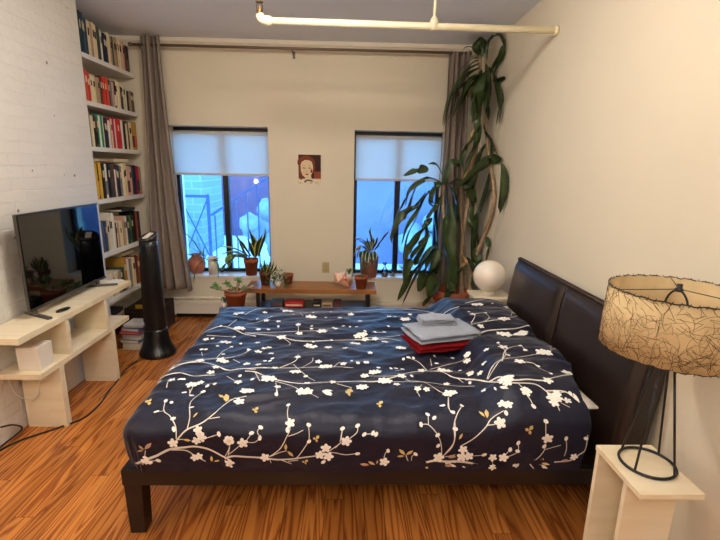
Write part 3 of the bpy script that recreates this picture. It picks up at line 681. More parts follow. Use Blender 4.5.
BUD = {
 T1: [(305,70),(340,80),(250,135),(350,175),(355,235),(530,15),(460,110),(460,38),(625,262),(262,432),(415,20),(185,408)],
 T2: [(160,258),(215,225),(210,285),(380,95),(375,240),(503,210),(505,305),(705,232),(308,30),(590,445)],
 T3: [(45,232),(135,215),(135,378),(175,265),(228,258),(247,265),(555,150),(595,170),(515,208),(615,268),(618,330),(640,100),(650,98),(705,135),(483,380),(318,360),(462,462)],
 T4: [(75,75),(45,175),(175,288),(325,272),(328,235),(292,265),(452,140),(445,250),(543,215),(397,75),(312,355),(322,357),(632,215),(35,104),(275,105)],
 T5: [(435,490),(480,475),(410,525),(270,450),(290,450),(265,340),(310,275),(400,270),(425,270),(495,250),(580,255),(635,235),(685,275),(595,195),(465,205),(630,430),(515,130),(150,465),(295,530),(530,300)],
 T6: [(140,150),(200,135),(165,325),(120,340),(150,340),(400,130),(400,145),(530,140),(640,340),(675,350),(590,130),(630,135),(670,135),(45,450),(365,432),(75,85),(160,72),(290,58),(410,48),(515,45),(20,270),(200,130),(485,78),(410,225),(520,215)],
 T7: [(320,318),(350,322),(290,328),(490,355),(475,310),(585,322),(340,430),(140,380),(285,390),(245,385),(215,385),(465,75),(30,100),(630,398),(20,350),(75,348),(240,72),(60,160),(200,130),(60,348),(175,165),(120,165),(690,470)],
 T8: [(170,275),(310,312),(283,290),(435,290),(480,300),(140,72),(375,395),(440,432),(325,185),(265,125),(540,535),(222,338),(105,375),(95,385),(350,182),(105,120),(20,115),(530,320),(135,45)],
}
PET = {
 T1: [((178,355),(142,328),4),((172,357),(135,365),4),((180,352),(222,312),4),((410,293),(458,300),3),((470,170),(500,138),3),((655,50),(622,32),3),((670,75),(668,28),3),((580,390),(582,442),3),((595,440),(632,430),3)],
 T2: [((365,358),(366,318),3),((375,362),(412,398),3),((580,8),(640,40),2),((590,5),(650,10),2)],
 T3: [((420,385),(383,350),3),((415,392),(370,396),3),((425,385),(470,358),3),((240,470),(198,440),3),((205,472),(148,462),4),((250,462),(255,430),3),((720,398),(680,400),4),((528,488),(560,500),3),((710,475),(655,478),4)],
 T4: [((180,125),(150,98),3),((190,130),(185,90),3),((62,220),(78,193),3),((430,342),(442,306),3),((430,342),(472,352),3),((418,352),(462,378),2),((50,300),(5,298),4),((20,350),(50,365),2),((75,360),(92,372),2),((520,325),(560,322),4),((575,15),(605,60),2)],
 T6: [((470,518),(525,540),2),((480,515),(530,520),2)],
 T8: [((240,235),(325,228),2),((260,232),(325,216),2),((150,500),(165,520),2),((180,500),(225,510),2)],
}
for T, L_ in BR.items():
    for pts, w0, w1 in L_: branch(T, pts, w0, w1)
for T, L_ in FLW.items():
    for u, v, r in L_: flower(T, u, v, r)
for T, L_ in BUD.items():
    for u, v in L_: bud(T, u, v)
for T, L_ in PET.items():
    for a, c, k in L_: petal(T, a, c, k)
for T, u, v in ((T1, 205, 75), (T2, 183, 125), (T2, 548, 290), (T2, 483, 445), (T3, 83, 22), (T3, 268, 90), (T4, 378, 178), (T6, 620, 525)): butterfly(T, u, v, 20)
for pts, mi in PR:
    vs = [db.verts.new(p) for p in pts]
    try: f = db.faces.new(vs); f.material_index = mi
    except ValueError: pass
duv = obj('duvet', db, ['duvet', 'print_branch', 'print_white', 'print_gold', 'print_rose'], None, 'keep')
for p in duv.data.polygons: p.use_smooth = True
tag(duv, 'navy duvet printed with cream blossom branches spread over the bed', 'duvet')

# towels -----------------------------------------------------------
def towel(name, label, cx, cy, z0, lx, ly, h, rz, layers, mm, bow=.0, seed=0):
    """a folded towel: a roll-edged stack of soft layers"""
    b = new()
    for k in range(layers):
        t = new(); bmesh.ops.create_cube(t, size=2); bmesh.ops.subdivide_edges(t, edges=t.edges[:], cuts=11, use_grid_fill=True)
        hk = h/layers
        for v in t.verts:
            x, y, z = v.co
            k1 = (1-abs(x)**6*.99)**.5*(1-abs(y)**5*.99)**.5
            q = Vector((x*1.8+seed, y*1.8, k*1.7))
            zz = z*hk/2*1.06*(.03+.97*k1)+.008*noise.noise(q*1.2)+bow*(abs(x)**2)*-1
            v.co = Vector((x*(lx/2-.005*random.random()*0-.004*k)+.006*noise.noise(q), y*(ly/2-.003*k)+.006*noise.noise(q+Vector((9, 0, 0))), hk*(k+.5)+zz))
        merge(b, t, 0, rotm((cx, cy, z0), rz))
    o = obj(name, b, mm, None, True)
    tag(o, label, 'towel', 'folded towels stacked on the bed'); return o
towel('folded_towel', 'red folded towel, lowest of the stack on the duvet', .560, 2.44, .600, .41, .27, .042, R(15), 2, 'towelred', 0, 1)
towel('folded_towel', 'large light grey folded towel lying on the red towel', .560, 2.46, .644, .40, .27, .052, R(17), 2, 'towelgrey', 0, 3)
towel('washcloth', 'small pale grey folded washcloth, topmost of the towel stack', .540, 2.52, .698, .22, .13, .040, R(5), 3, 'towelgrey', 0, 5)

# ================================================================= TV STAND, TV
def plank(name, parent, x0, x1, y0, y1, z0, z1):
    b = new(); box(b, x0, x1, y0, y1, z0, z1, bev=.0015); return obj(name, b, 'ply', parent)
st = thing('shelving_unit', 'pale plywood low shelving unit carrying the television', 'tv stand', (-1.716, 2.509, 0), R(-.4))
TH = .045
plank('leg', st, -.235, 0, 0, TH, 0, .3955); plank('leg', st, -.235, 0, .60, .60+TH, 0, .3955)
plank('lower_shelf', st, -.245, .002, -.161, .860, .396, .43)
plank('upright', st, -.23, -.002, .115, .115+.035, .4305, .6535); plank('upright', st, -.23, -.002, .555, .555+.035, .4305, .6535)
plank('upper_shelf', st, -.245, .002, -.279, .948, .654, .690)
# box on the lower shelf
b = new(); box(b, -.15, -.025, -.115, .005, .4312, .57, bev=.003); bx = obj('white_box', b, 'cardwhite'); bx.location = (-1.716, 2.509, 0); bx.rotation_euler = (0, 0, R(-.4))
tag(bx, 'small white cardboard box on the lower shelf of the plywood unit', 'box')
# television
tv = thing('television', 'flat black television standing on the plywood unit', 'television', (-1.852, 2.947, .6905), R(.4))
W2 = .419
b = new(); box(b, -.016, .0, -W2, W2, .044, .610, bev=.003); box(b, -.05, -.016, -W2*.85, W2*.7, .08, .40, bev=.01); obj('body', b, 'blacksat', tv)
b = new(); box(b, .0, .004, -W2+.01, W2-.01, .062, .602); obj('screen', b, 'screen', tv)
b = new(); box(b, -.002, .006, -W2, W2, .044, .058, bev=.001); obj('lower_bezel', b, 'silver', tv)
b = new(); box(b, -.014, .003, -W2-.003, -W2+.002, .044, .611); box(b, -.014, .003, -W2, W2, .6085, .613); obj('metal_edge', b, 'silver', tv)
for y in (-.36, .33):
    b = new(); box(b, -.11, .12, -.014, .014, 0, .014, bev=.004, M4=rotm((0, y, 0), R(-27 if y < 0 else 20))); box(b, -.022, -.004, y-.010, y+.010, .01, .05); obj('foot', b, 'greyplastic', tv)
# remote, white adapter
b = new(); lathe(b, [(0, 0), (.018, 0), (.021, .006), (.018, .012), (0, .014)], seg=20, cap=False)
for v in b.verts: v.co.y *= 2.6
rm = obj('remote_control', b, 'blackgloss', None, True); rm.location = (-1.77, 2.70, .6905); rm.rotation_euler = (0, 0, R(-12)); tag(rm, 'black oval remote control lying before the television screen', 'remote')
b = new()
for k in range(3):
    lathe(b, [(.004, 0), (.005, .0015), (0, .0015)], (0, -.022+k*.02, .0135), 8, cap=False)
obj('buttons', b, 'silver', rm)
b = new(); box(b, -.045, .045, -.05, .05, 0, .018, bev=.004); ad = obj('media_player', b, 'cardwhite'); ad.location = (-1.79, 3.375, .6905); ad.rotation_euler = (0, 0, R(-8))
tag(ad, 'flat white media box on the far end of the plywood unit', 'media box')
# cables
b = new(); tube(b, [(-1.95, 2.22, .012), (-1.90, 2.35, .008), (-1.75, 2.50, .006), (-1.665, 2.61, .006), (-1.66, 2.78, .006), (-1.69, 2.93, .006), (-1.71, 3.1, .006), (-1.74, 3.3, .006), (-1.72, 3.47, .006)], .0055, 6, 60)
tag(obj('power_cord', b, 'cable', None, True), 'black cord snaking over the floor from the brick wall to the tower fan', 'cord')
b = new(); tube(b, [(-1.945, 2.30, .13), (-1.93, 2.37, .10), (-1.95, 2.45, .02), (-1.96, 2.30, .01), (-1.955, 2.1, .01)], .005, 6, 30)
tag(obj('power_cord', b, 'cable', None, True), 'short black cord curling against the brick wall behind the near leg', 'cord')
b = new(); tube(b, [(-1.955, 2.42, .36), (-1.945, 2.45, .25), (-1.90, 2.48, .20), (-1.86, 2.5, .22), (-1.84, 2.51, .34)], .003, 6, 30)
tag(obj('white_cable', b, 'wcable', None, True), 'thin white cable looping under the lower plywood shelf', 'cord')

# ================================================================= TOWER FAN
fan = thing('tower_fan', 'tall black tower fan beside the bookshelf', 'tower fan', (-1.618, 3.62, 0), R(-20))
b = new(); seg = 36
def elring(b, z, a, c, ox=0, tilt=0):
    return [b.verts.new((ox+a*math.cos(2*PI*k/seg), c*math.sin(2*PI*k/seg), z+tilt*a*math.cos(2*PI*k/seg))) for k in range(seg)]
def loft(b, rings, mi=0, caps=True):
    for i in range(len(rings)-1):
        for k in range(len(rings[i])):
            n_ = len(rings[i]); b.faces.new((rings[i][k], rings[i][(k+1) % n_], rings[i+1][(k+1) % n_], rings[i+1][k])).material_index = mi
    if caps: b.faces.new(rings[0]).material_index = mi; b.faces.new(rings[-1]).material_index = mi
loft(b, [elring(b, z, a, a*.92) for z, a in ((0, .150), (.012, .156), (.03, .154), (.05, .142), (.09, .122), (.15, .105), (.22, .096), (.24, .092))]); obj('base', b, 'blackgloss', fan, True)
b = new(); loft(b, [elring(b, z, a, a*.9) for z, a in ((.24, .088), (.26, .092), (.6, .084), (.94, .075), (.99, .072))]); obj('body', b, 'blacksat', fan, True)
b = new()
for k in range(26):
    a = -PI*.75+PI*.62*k/25
    tube(b, [(.094*math.cos(a), .086*math.sin(a), .30), (.088*math.cos(a), .080*math.sin(a), .60), (.078*math.cos(a), .071*math.sin(a), .89)], .0018, 4, 8)
obj('grille', b, 'blackgloss', fan)
def elr2(z, a, c): return [b.verts.new((a*math.cos(2*PI*k/seg), c*math.sin(2*PI*k/seg), z+.028*math.sin(2*PI*k/seg+.3)*(1 if z > 1 else 0))) for k in range(seg)]
b = new(); loft(b, [elr2(.985, .072, .066), elr2(1.01, .075, .069), elr2(1.022, .069, .063), elr2(1.012, .056, .050)]); obj('top_cap', b, 'blackgloss', fan, True)
b = new(); loft(b, [elr2(1.013, .070, .064), elr2(1.020, .074, .068), elr2(1.027, .070, .064), elr2(1.022, .062, .056)], caps=False); obj('trim_ring', b, 'silver', fan, True)
b = new(); box(b, -.022, .022, -.045, .045, -.004, .004, bev=.003, M4=rotm((0, 0, 1.024), 0, R(22))); obj('control_panel', b, 'cardwhite', fan)
b = new(); box(b, -.03, .03, -.093, -.089, .262, .268); obj('front_strip', b, 'silver', fan); b = new(); box(b, .068, .074, -.01, .01, .3, .9); obj('side_trim', b, 'silver', fan)

# ================================================================= BOOKSHELVES
SZ = [2.413, 2.065, 1.718, 1.298, .850, .437, .20]
SN = ['top shelf', 'second shelf', 'third shelf', 'fourth shelf', 'fifth shelf', 'lowest tall shelf', 'bottom shelf']
SL = ['topmost white wall shelf by the ceiling, full of books', 'second white wall shelf from the ceiling, full of books', 'third white wall shelf, with red and green books', 'fourth white wall shelf, with yellow books', 'fifth white wall shelf, right of the television', 'white wall shelf with large books, above the plywood unit end', 'lowest white wall shelf above the floor stack of books']
for i, z in enumerate(SZ):
    b = new(); box(b, XA+.002, -2.03 if i < 6 else -2.06, YA+.003, 4.56, z-.036, z, bev=.003)
    tag(obj('wall_shelf', b, 'sill'), SL[i], 'shelf', 'white alcove shelves')
BM = {}
def bookmat(c):
    if c not in BM: BM[c] = mat('book_cover_%d' % (len(BM)+1), c, .5, .4, var=.06, scale=40)
    return BM[c]
CN = {'teal': (38, 62, 74), 'blue': (62, 88, 128), 'cream': (222, 204, 168), 'tan': (172, 148, 116), 'white': (226, 220, 206), 'pink': (206, 164, 146), 'black': (24, 22, 24), 'navy': (34, 36, 62), 'olive': (66, 66, 52),
      'maroon': (88, 40, 44), 'brown': (96, 66, 50), 'orange': (206, 84, 56), 'red': (190, 40, 40), 'grey': (124, 124, 130), 'charcoal': (62, 62, 70), 'green': (22, 140, 104), 'crimson': (186, 24, 62), 'yellow': (222, 178, 52), 'gold': (180, 134, 48),
      'leafgreen': (78, 122, 70), 'darkgreen': (46, 74, 62), 'rust': (150, 74, 48), 'purple': (84, 66, 96)}
WORD = {'leafgreen': 'green', 'darkgreen': 'dark green', 'olive': 'dark olive', 'charcoal': 'charcoal'}
ORD = ['first', 'second', 'third', 'fourth', 'fifth', 'sixth', 'seventh', 'eighth', 'ninth', 'tenth', 'eleventh', 'twelfth', 'thirteenth', 'fourteenth', 'fifteenth', 'sixteenth', 'seventeenth', 'eighteenth', 'nineteenth', 'twentieth', 'twenty-first', 'twenty-second', 'twenty-third', 'twenty-fourth', 'twenty-fifth', 'twenty-sixth', 'twenty-seventh', 'twenty-eighth', 'twenty-ninth', 'thirtieth', 'thirty-first', 'thirty-second', 'thirty-third', 'thirty-fourth', 'thirty-fifth', 'thirty-sixth', 'thirty-seventh', 'thirty-eighth']
XS = -2.055          # plane of the spines
def book(col, th, h, depth, loc, label, group, tilt=0, spine2=None, flat=False, rz=0):
    """spine towards +X, pages behind; loc = bottom of the spine, near corner"""
    r_ = thing('book', label, 'book', loc, rz, group)
    b = new(); c = .0025
    box(b, -.004, 0, 0, th, 0, h); box(b, -depth, -.004, 0, c, 0, h); box(b, -depth, -.004, th-c, th, 0, h)
    mats = [bookmat(CN[col])]
    if spine2:
        mats.append(bookmat(CN[spine2])); box(b, 0, .0015, 0, th, h*.1, h*.5, 1)
    else:
        mats.append(bookmat(CN['black' if sum(CN[col]) > 380 else 'cream'])); (box(b, 0, .0015, th*.2, th*.8, h*.6, h*.8, 1) if random.random() < .45 else None)
    cv = obj('cover', b, mats, r_)
    b = new(); box(b, -depth+.006, -.0045, c+.0003, th-c-.0003, .003, h-.004); pg = obj('pages', b, 'paper', r_)
    if flat: r_.rotation_euler = (PI/2, 0, rz)
    else: r_.rotation_euler = (tilt, 0, rz)
    return r_
def finer(items):
    out = []
    for it in items:
        u0, u1, col, hm = it[:4]; k = 1 if u1-u0 < 28 else 2 if u1-u0 < 48 else 3
        alt = it[4] if len(it) > 4 else col
        for q in range(k):
            a, c = u0+(u1-u0)*q/k, u0+(u1-u0)*(q+1)/k
            cc = col if q % 2 == 0 else alt
            out.append((a, c, cc, hm*(1-.03*(q % 2)-.02*random.random())) + ((alt,) if (k == 1 and len(it) > 4) else ()))
    return out
def row(T, z, items, sidx, h0, x=XS):
    items = finer(items)
    ox, oy, s = T
    ys = []
    zb = z+.0012
    prev = None
    n = len(items)
    for i, it in enumerate(items):
        u0, u1, col, hm = it[:4]; sp2 = it[4] if len(it) > 4 else None
        # spine edges measured in the photo, on the shelf's front plane
        def yy(u):
            px = ox+u/s; d0 = None
            py = 200
            for _ in range(12):
                p = at(px, py, X=x); err = p.z-(z+.1); py += err*FPX/p.y*.8
            return at(px, py, X=x).y
        y0, y1 = yy(u0), yy(u1)
        if prev is not None: y0 = max(y0, prev+.0006)
        if y1-y0 < .007: y1 = y0+.007
        if y1 > 4.60: break
        prev = y1
        hh = h0*hm
        nm = '%s book, %s from the brick wall on the %s' % (WORD.get(col, col), ORD[i], SN[sidx])
        if hm > 1.04: nm = 'tall '+nm
        elif y1-y0 < .03: nm = 'slim '+nm
        book(col, y1-y0, hh, .12+.07*random.random(), (x-.012*random.random(), y0, zb), nm, 'books on the '+SN[sidx], spine2=sp2)
row((78,15,11.25), SZ[0], [(50,82,'teal',1.15),(82,124,'blue',1.08,'teal'),(126,150,'cream',1.0),(150,183,'pink',1.0,'tan'),(184,230,'cream',1.02),(232,272,'olive',.98,'darkgreen'),(272,300,'white',.92,'olive'),(302,340,'navy',.88),(342,368,'cream',.95),(369,398,'cream',.94,'tan'),(399,430,'charcoal',.93,'tan'),(431,462,'tan',.92),(463,492,'cream',.98),(493,528,'pink',.97),(529,552,'maroon',.85),(553,580,'black',.86,'brown')], 0, .27)
row((82,65,11.25), SZ[1], [(50,76,'orange',1.02),(77,98,'red',.92),(99,132,'pink',.95,'cream'),(133,158,'cream',.9),(159,190,'tan',.92),(191,224,'tan',.9,'brown'),(226,258,'maroon',.98,'red'),(259,308,'orange',1.0,'red'),(309,328,'black',.96),(330,368,'grey',.94,'pink'),(369,392,'black',.95,'white'),(393,438,'cream',1.02),(440,470,'charcoal',.86),(471,512,'cream',.98,'white'),(513,530,'black',.78),(531,556,'tan',.76),(557,588,'brown',.8),(589,606,'maroon',.84)], 1, .235)
row((86,110,11.25), SZ[2], [(45,70,'black',1.06),(71,96,'cream',1.0),(97,122,'black',1.02),(123,150,'brown',.98,'black'),(151,182,'green',1.08,'white'),(183,222,'green',1.08,'cream'),(224,250,'navy',1.02),(251,284,'charcoal',.98,'white'),(285,314,'crimson',1.06,'cream'),(315,344,'crimson',1.05,'white'),(345,384,'crimson',1.08,'red'),(386,412,'red',1.06,'crimson'),(413,432,'white',1.04),(433,460,'black',1.0),(461,480,'cream',.96),(481,502,'brown',1.05,'maroon'),(503,530,'cream',1.02),(531,552,'gold',1.06,'black'),(553,576,'gold',1.05,'orange'),(577,600,'charcoal',1.05,'blue')], 2, .245)
row((90,152,11.25), SZ[3], [(58,104,'yellow',1.06),(105,128,'black',1.02,'gold'),(129,156,'yellow',1.06),(158,182,'black',1.03),(183,208,'white',1.02,'grey'),(210,240,'charcoal',1.05,'black'),(241,272,'charcoal',1.04,'purple'),(273,290,'brown',1.02),(291,312,'white',.85),(313,344,'charcoal',1.0,'navy'),(345,374,'charcoal',.98,'grey'),(376,404,'cream',1.02),(405,430,'cream',1.05),(431,458,'pink',.95,'maroon'),(459,482,'pink',.93),(483,510,'charcoal',.9),(511,540,'navy',.98,'maroon'),(541,562,'crimson',.95,'navy'),(563,588,'tan',.92),(590,614,'black',.98)], 3, .285)
row((96,198,11.25), SZ[4], [(20,54,'brown',.9),(58,94,'rust',.9,'brown'),(96,150,'blue',.92,'charcoal'),(152,172,'cream',.95),(174,226,'white',1.12),(228,262,'maroon',.8,'white'),(264,294,'tan',.78,'cream'),(296,328,'cream',.82,'tan'),(330,360,'pink',.95,'white'),(362,384,'teal',.9),(386,410,'leafgreen',.92,'darkgreen'),(412,448,'black',.92),(449,480,'black',1.05,'rust'),(482,508,'navy',1.0)], 4, .285)
row((98,242,11.25), SZ[5], [(95,160,'white',.78),(161,215,'white',.78,'cream'),(216,250,'cream',.78),(251,276,'tan',.76,'brown'),(278,308,'darkgreen',.82),(310,345,'gold',1.10,'orange'),(347,384,'white',1.0,'grey'),(386,404,'tan',1.0),(406,430,'cream',.98),(431,458,'maroon',1.02,'brown'),(459,482,'rust',.98)], 5, .28)
# books lying flat on top of the rows
def flatbook(col, w, th, d, loc, rz, label, group='books lying flat'):
    r_ = thing('book', label, 'book', loc, rz, group)
    b = new(); box(b, -d/2, d/2, -w/2, w/2, 0, .003); box(b, -d/2, d/2, -w/2, w/2, th-.003, th); box(b, d/2-.003, d/2, -w/2, w/2, .003, th-.003); obj('cover', b, bookmat(CN[col]), r_)
    b = new(); box(b, -d/2+.005, d/2-.0035, -w/2+.004, w/2-.004, .0032, th-.0032); obj('pages', b, 'paper', r_)
    return r_
flatbook('cream', .22, .028, .15, (-2.14, 4.25, SZ[3]+.304), 0, 'cream book lying flat on the books of the fourth shelf')
flatbook('tan', .24, .024, .16, (-2.15, 3.98, SZ[3]+.306), .05, 'tan book lying flat across the fourth shelf row, near the brick wall')
flatbook('charcoal', .26, .022, .16, (-2.16, 4.30, SZ[4]+.304), 0, 'thin dark book lying flat on the fifth shelf row')
flatbook('cream', .25, .03, .15, (-2.16, 4.2, SZ[5]+.312), 0, 'cream book lying flat below the fifth shelf')
flatbook('black', .24, .035, .17, (-2.145, 3.86, SZ[6]+.001), .05, 'black book lying flat on the lowest wall shelf')
flatbook('tan', .24, .03, .17, (-2.145, 3.86, SZ[6]+.0375), .0, 'tan book lying between two black books on the lowest wall shelf')
flatbook('black', .23, .035, .17, (-2.145, 3.87, SZ[6]+.069), .08, 'black book on top of the pile on the lowest wall shelf')
# floor stack
zz = .001
for k, (c, th, n_) in enumerate((('cream', .030, 'cream book at the bottom of the floor stack by the fan'), ('white', .034, 'white book lying second from the bottom of the floor stack'), ('grey', .028, 'grey book in the middle of the floor stack by the fan'), ('white', .036, 'thick white book below the thin grey one in the floor stack'), ('grey', .02, 'thin grey book right under the red one in the floor stack'), ('red', .014, 'thin red book near the top of the floor stack'), ('blue', .028, 'blue book lying on the red one in the floor stack'), ('white', .02, 'white book, topmost of the floor stack by the fan'))):
    flatbook(c, .24-.008*k if k != 5 else .25, th, .17, (-1.865+.006*math.sin(k*2.1), 3.80+.012*math.cos(k*1.7), zz), R(-6+5*math.sin(k*3)), n_, 'books stacked on the floor'); zz += th+.001
# dark wicker basket with odds and ends
bk = thing('wicker_basket', 'dark woven basket behind the tower fan', 'basket', (-1.925, 4.22, 0), 0)
b = new(); box(b, -.14, .14, -.17, .17, 0, .015)
for a, c in (((-.15, -.18), (.15, -.18)), ((.15, -.18), (.15, .18)), ((.15, .18), (-.15, .18)), ((-.15, .18), (-.15, -.18))):
    for k in range(13): tube(b, [(a[0], a[1], .012+k*.02), (c[0], c[1], .012+k*.02)], .0105, 6)
for sx in (-1, 1):
    for sy in (-1, 1): tube(b, [(sx*.15, sy*.18, 0), (sx*.15, sy*.18, .265)], .012, 6)
obj('weave', b, 'wicker', bk)
b = new(); tube(b, [(.155, -.05, .2), (.17, -.04, .235), (.17, .04, .235), (.155, .05, .2)], .006, 6, 12); obj('handle', b, 'wicker', bk)
for i, (c, x, y, n_) in enumerate((('yellow', -.04, -.1, 'yellow booklet sticking out of the wicker basket'), ('pink', .04, -.07, 'pink booklet sticking out of the wicker basket'), ('white', .07, .05, 'white booklet leaning in the wicker basket'))):
    b = new(); box(b, -.05, .05, -.008, .008, 0, .26-.015*i, bev=.002); box(b, -.02, .02, -.0095, -.008, .15, .2, 1); o = obj('booklet', b, [bookmat(CN[c]), bookmat(CN['black'])]); o.location = (-1.925+x, 4.22+y, .016); o.rotation_euler = (0, 0, .2*i); tag(o, n_, 'booklet', 'papers in the basket')

# ================================================================= CURTAINS AND ROD
rod = thing('curtain_rod', 'long bronze curtain rod across the back wall', 'curtain rod', (0, 4.49, 2.655))
b = new(); tube(b, [(-2.0, 0, 0), (1.12, 0, 0)], .013, 12); obj('pole', b, 'rod', rod, True)
for x in (-1.93, -.53, 1.10):
    b = new(); tube(b, [(x, .128, -.03), (x, .03, -.03), (x, .0, -.014)], .006, 8); box(b, x-.012, x+.012, .118, .129, -.06, .0); obj('bracket', b, 'rod', rod)
for x in (-2.01, 1.13):
    b = new(); t = new(); bmesh.ops.create_uvsphere(t, u_segments=12, v_segments=8, radius=.02); merge(b, t, 0, Matrix.Translation((x, 0, 0))); obj('finial', b, 'rod', rod, True)
def curtain(tl, tr, bl, br, ztop, zb, folds, label, yc=4.49):
    b = new(); nu, nv = folds*14, 40; g = []
    for j in range(nv+1):
        v = j/nv; e = v**1.6; row = []
        x0, x1 = tl+(bl-tl)*e, tr+(br-tr)*e
        for i in range(nu+1):
            u = i/nu; ph = u*folds*2*PI
            amp = .034*(1+.35*v)
            x = x0+(x1-x0)*u+.010*math.sin(ph*.5+3*v)
            y = yc-.005+amp*math.sin(ph+.5*math.sin(2.2*v+u*4))+.01*math.sin(2*ph+v*2)
            z = ztop+(zb-ztop)*v + (.012*math.sin(ph*.7+1) if j == nv else 0)
            row.append(b.verts.new((x, y-.02*math.sin(PI*v), z)))
        g.append(row)
    for j in range(nv):
        for i in range(nu): b.faces.new((g[j][i], g[j][i+1], g[j+1][i+1], g[j+1][i]))
    o = obj('curtain', b, 'curtain', None, True); solid(o, .003); tag(o, label, 'curtain', 'grey curtains'); return o
curtain(-1.915, -1.735, -2.04, -1.60, 2.735, .33, 4, 'taupe curtain hanging left of the left window beside the bookshelf')
curtain(.93, 1.12, .90, 1.20, 2.66, .28, 4, 'taupe curtain hanging right of the right window behind the tall plant')

# ================================================================= SPRINKLER PIPE
sp_ = thing('sprinkler_pipe', 'cream painted sprinkler pipe hanging below the ceiling', 'pipe', (0, 3.1, 2.49))
b = new(); tube(b, [(-.50, 0, -.004), (XR-.001, 0, -.014)], .0215, 14); lathe(b, [(.0215, -.002), (.03, -.002), (.03, .02), (.0215, .02)], seg=16, M4=rotm((XR-.022, 0, -.014), 0, 0, PI/2)); obj('pipe', b, 'pipe', sp_, True)
b = new(); tube(b, [(-.49, 0, -.004), (-.535, 0, -.003), (-.560, 0, .012), (-.567, 0, .032)], .026, 14, 14); tube(b, [(-.53, 0, -.004), (-.50, 0, -.004)], .031, 14); obj('elbow', b, 'pipe', sp_, True)
b = new(); lathe(b, [(.012, .05), (.02, .055), (.02, .075), (.009, .08), (.009, .10)], (-.567, 0, -.020), 12)
tube(b, [(-.583, 0, .058), (-.586, 0, .08), (-.575, 0, .098)], .003, 6); tube(b, [(-.551, 0, .058), (-.548, 0, .08), (-.559, 0, .098)], .003, 6)
lathe(b, [(.0, .119), (.024, .119), (.024, .1225), (0, .1225)], (-.567, 0, -.020), 14, cap=False); obj('sprinkler_head', b, 'brass', sp_)
b = new(); tube(b, [(.535, 0, .01), (.535, 0, ZC-2.49)], .009, 8); lathe(b, [(.027, -.03), (.027, .022), (.018, .04), (.009, .05)], (.535, 0, 0), 12); obj('hanger', b, 'pipe', sp_, True)

# ================================================================= PICTURE, OUTLET
pc = thing('portrait_picture', 'small unframed painted portrait of a face with red lips', 'picture', (-.388, YB-.001, 1.405))
def cmat(name, c): return mat(name, c, .7, .2, var=.12, scale=60)
b = new(); box(b, -.118, .118, -.012, 0, 0, .31); obj('board', b, 'cardwhite', pc)
mats = [cmat('paint_ground', (206, 184, 150)), cmat('paint_dark', (62, 38, 34)), cmat('paint_hair', (122, 62, 38)), cmat('paint_skin', (222, 196, 158)), cmat('paint_line', (62, 56, 50)), cmat('paint_lip', (178, 44, 36)), cmat('paint_cloth', (226, 210, 182)), cmat('paint_brown', (142, 68, 48))]
def quadf(b, x0, x1, z0, z1, mi, y): box(b, x0, x1, y-.0003, y, z0, z1, mi)
def disc(b, cx, cz, a, c, mi, y, n=20):
    b.faces.new([b.verts.new((cx+a*math.cos(2*PI*k/n), y, cz+c*math.sin(2*PI*k/n))) for k in range(n)]).material_index = mi
b = new()
quadf(b, -.114, .114, .004, .306, 0, -.0122); quadf(b, -.112, .112, .07, .303, 1, -.0126)
quadf(b, .045, .112, .07, .14, 7, -.013); disc(b, -.035, .228, .088, .068, 2, -.0134); disc(b, -.085, .15, .026, .095, 2, -.0136); disc(b, .03, .19, .025, .07, 2, -.0135)
quadf(b, -.112, .112, .005, .062, 6, -.0130)
def poly(pts, mi, y): b.faces.new([b.verts.new((x, y, z)) for x, z in pts]).material_index = mi
poly([(-.05, .05), (.025, .05), (.012, .10), (-.045, .10)], 3, -.0137)
poly([(-.092, .20), (-.088, .14), (-.068, .095), (-.035, .072), (-.015, .072), (.012, .095), (.03, .14), (.034, .19), (.022, .235), (-.012, .252), (-.05, .25), (-.08, .232)], 3, -.014)
for x in (-.058, .002): poly([(x-.019, .172), (x-.006, .179), (x+.008, .178), (x+.018, .171), (x+.002, .166)], 5 if 0 else 4, -.0144); poly([(x-.013, .1725), (x, .177), (x+.012, .1715), (x, .1685)], 6, -.0147); disc(b, x, .173, .004, .004, 4, -.0149, 8)
for x, k in ((-.058, -1), (.002, 1)): poly([(x-.022, .190-.002*k), (x, .199), (x+.02, .193+.002*k), (x, .1955)], 4, -.0146)
poly([(-.034, .172), (-.030, .172), (-.026, .136), (-.040, .134)], 0, -.0145)
poly([(-.048, .112), (-.034, .119), (-.028, .116), (-.022, .119), (-.008, .112), (-.028, .102)], 5, -.0146)
disc(b, .018, .145, .010, .018, 7, -.01445)
poly([(-.055, .045), (-.02, .062), (.03, .050), (.03, .038), (-.02, .048), (-.055, .030)], 4, -.0145)
for k in range(4): disc(b, -.095+k*.055, .026+.006*(k % 2), .016, .009, 0, -.0142)
obj('painting', b, mats, pc)
ol = thing('wall_outlet', 'ivory wall outlet plate above the wooden bench', 'outlet', (-.225, YB-.001, .495))
b = new(); box(b, -.037, .037, -.006, 0, 0, .115, bev=.003); obj('plate', b, 'ivory', ol)
for z in (.033, .082):
    b = new(); box(b, -.016, .016, -.0085, -.006, z-.013, z+.013, 0, .002)
    for x in (-.006, .006): box(b, x-.0015, x+.0015, -.009, -.0086, z-.004, z+.006, 1)
    obj('socket', b, ['ivory', 'blacksat'], ol)

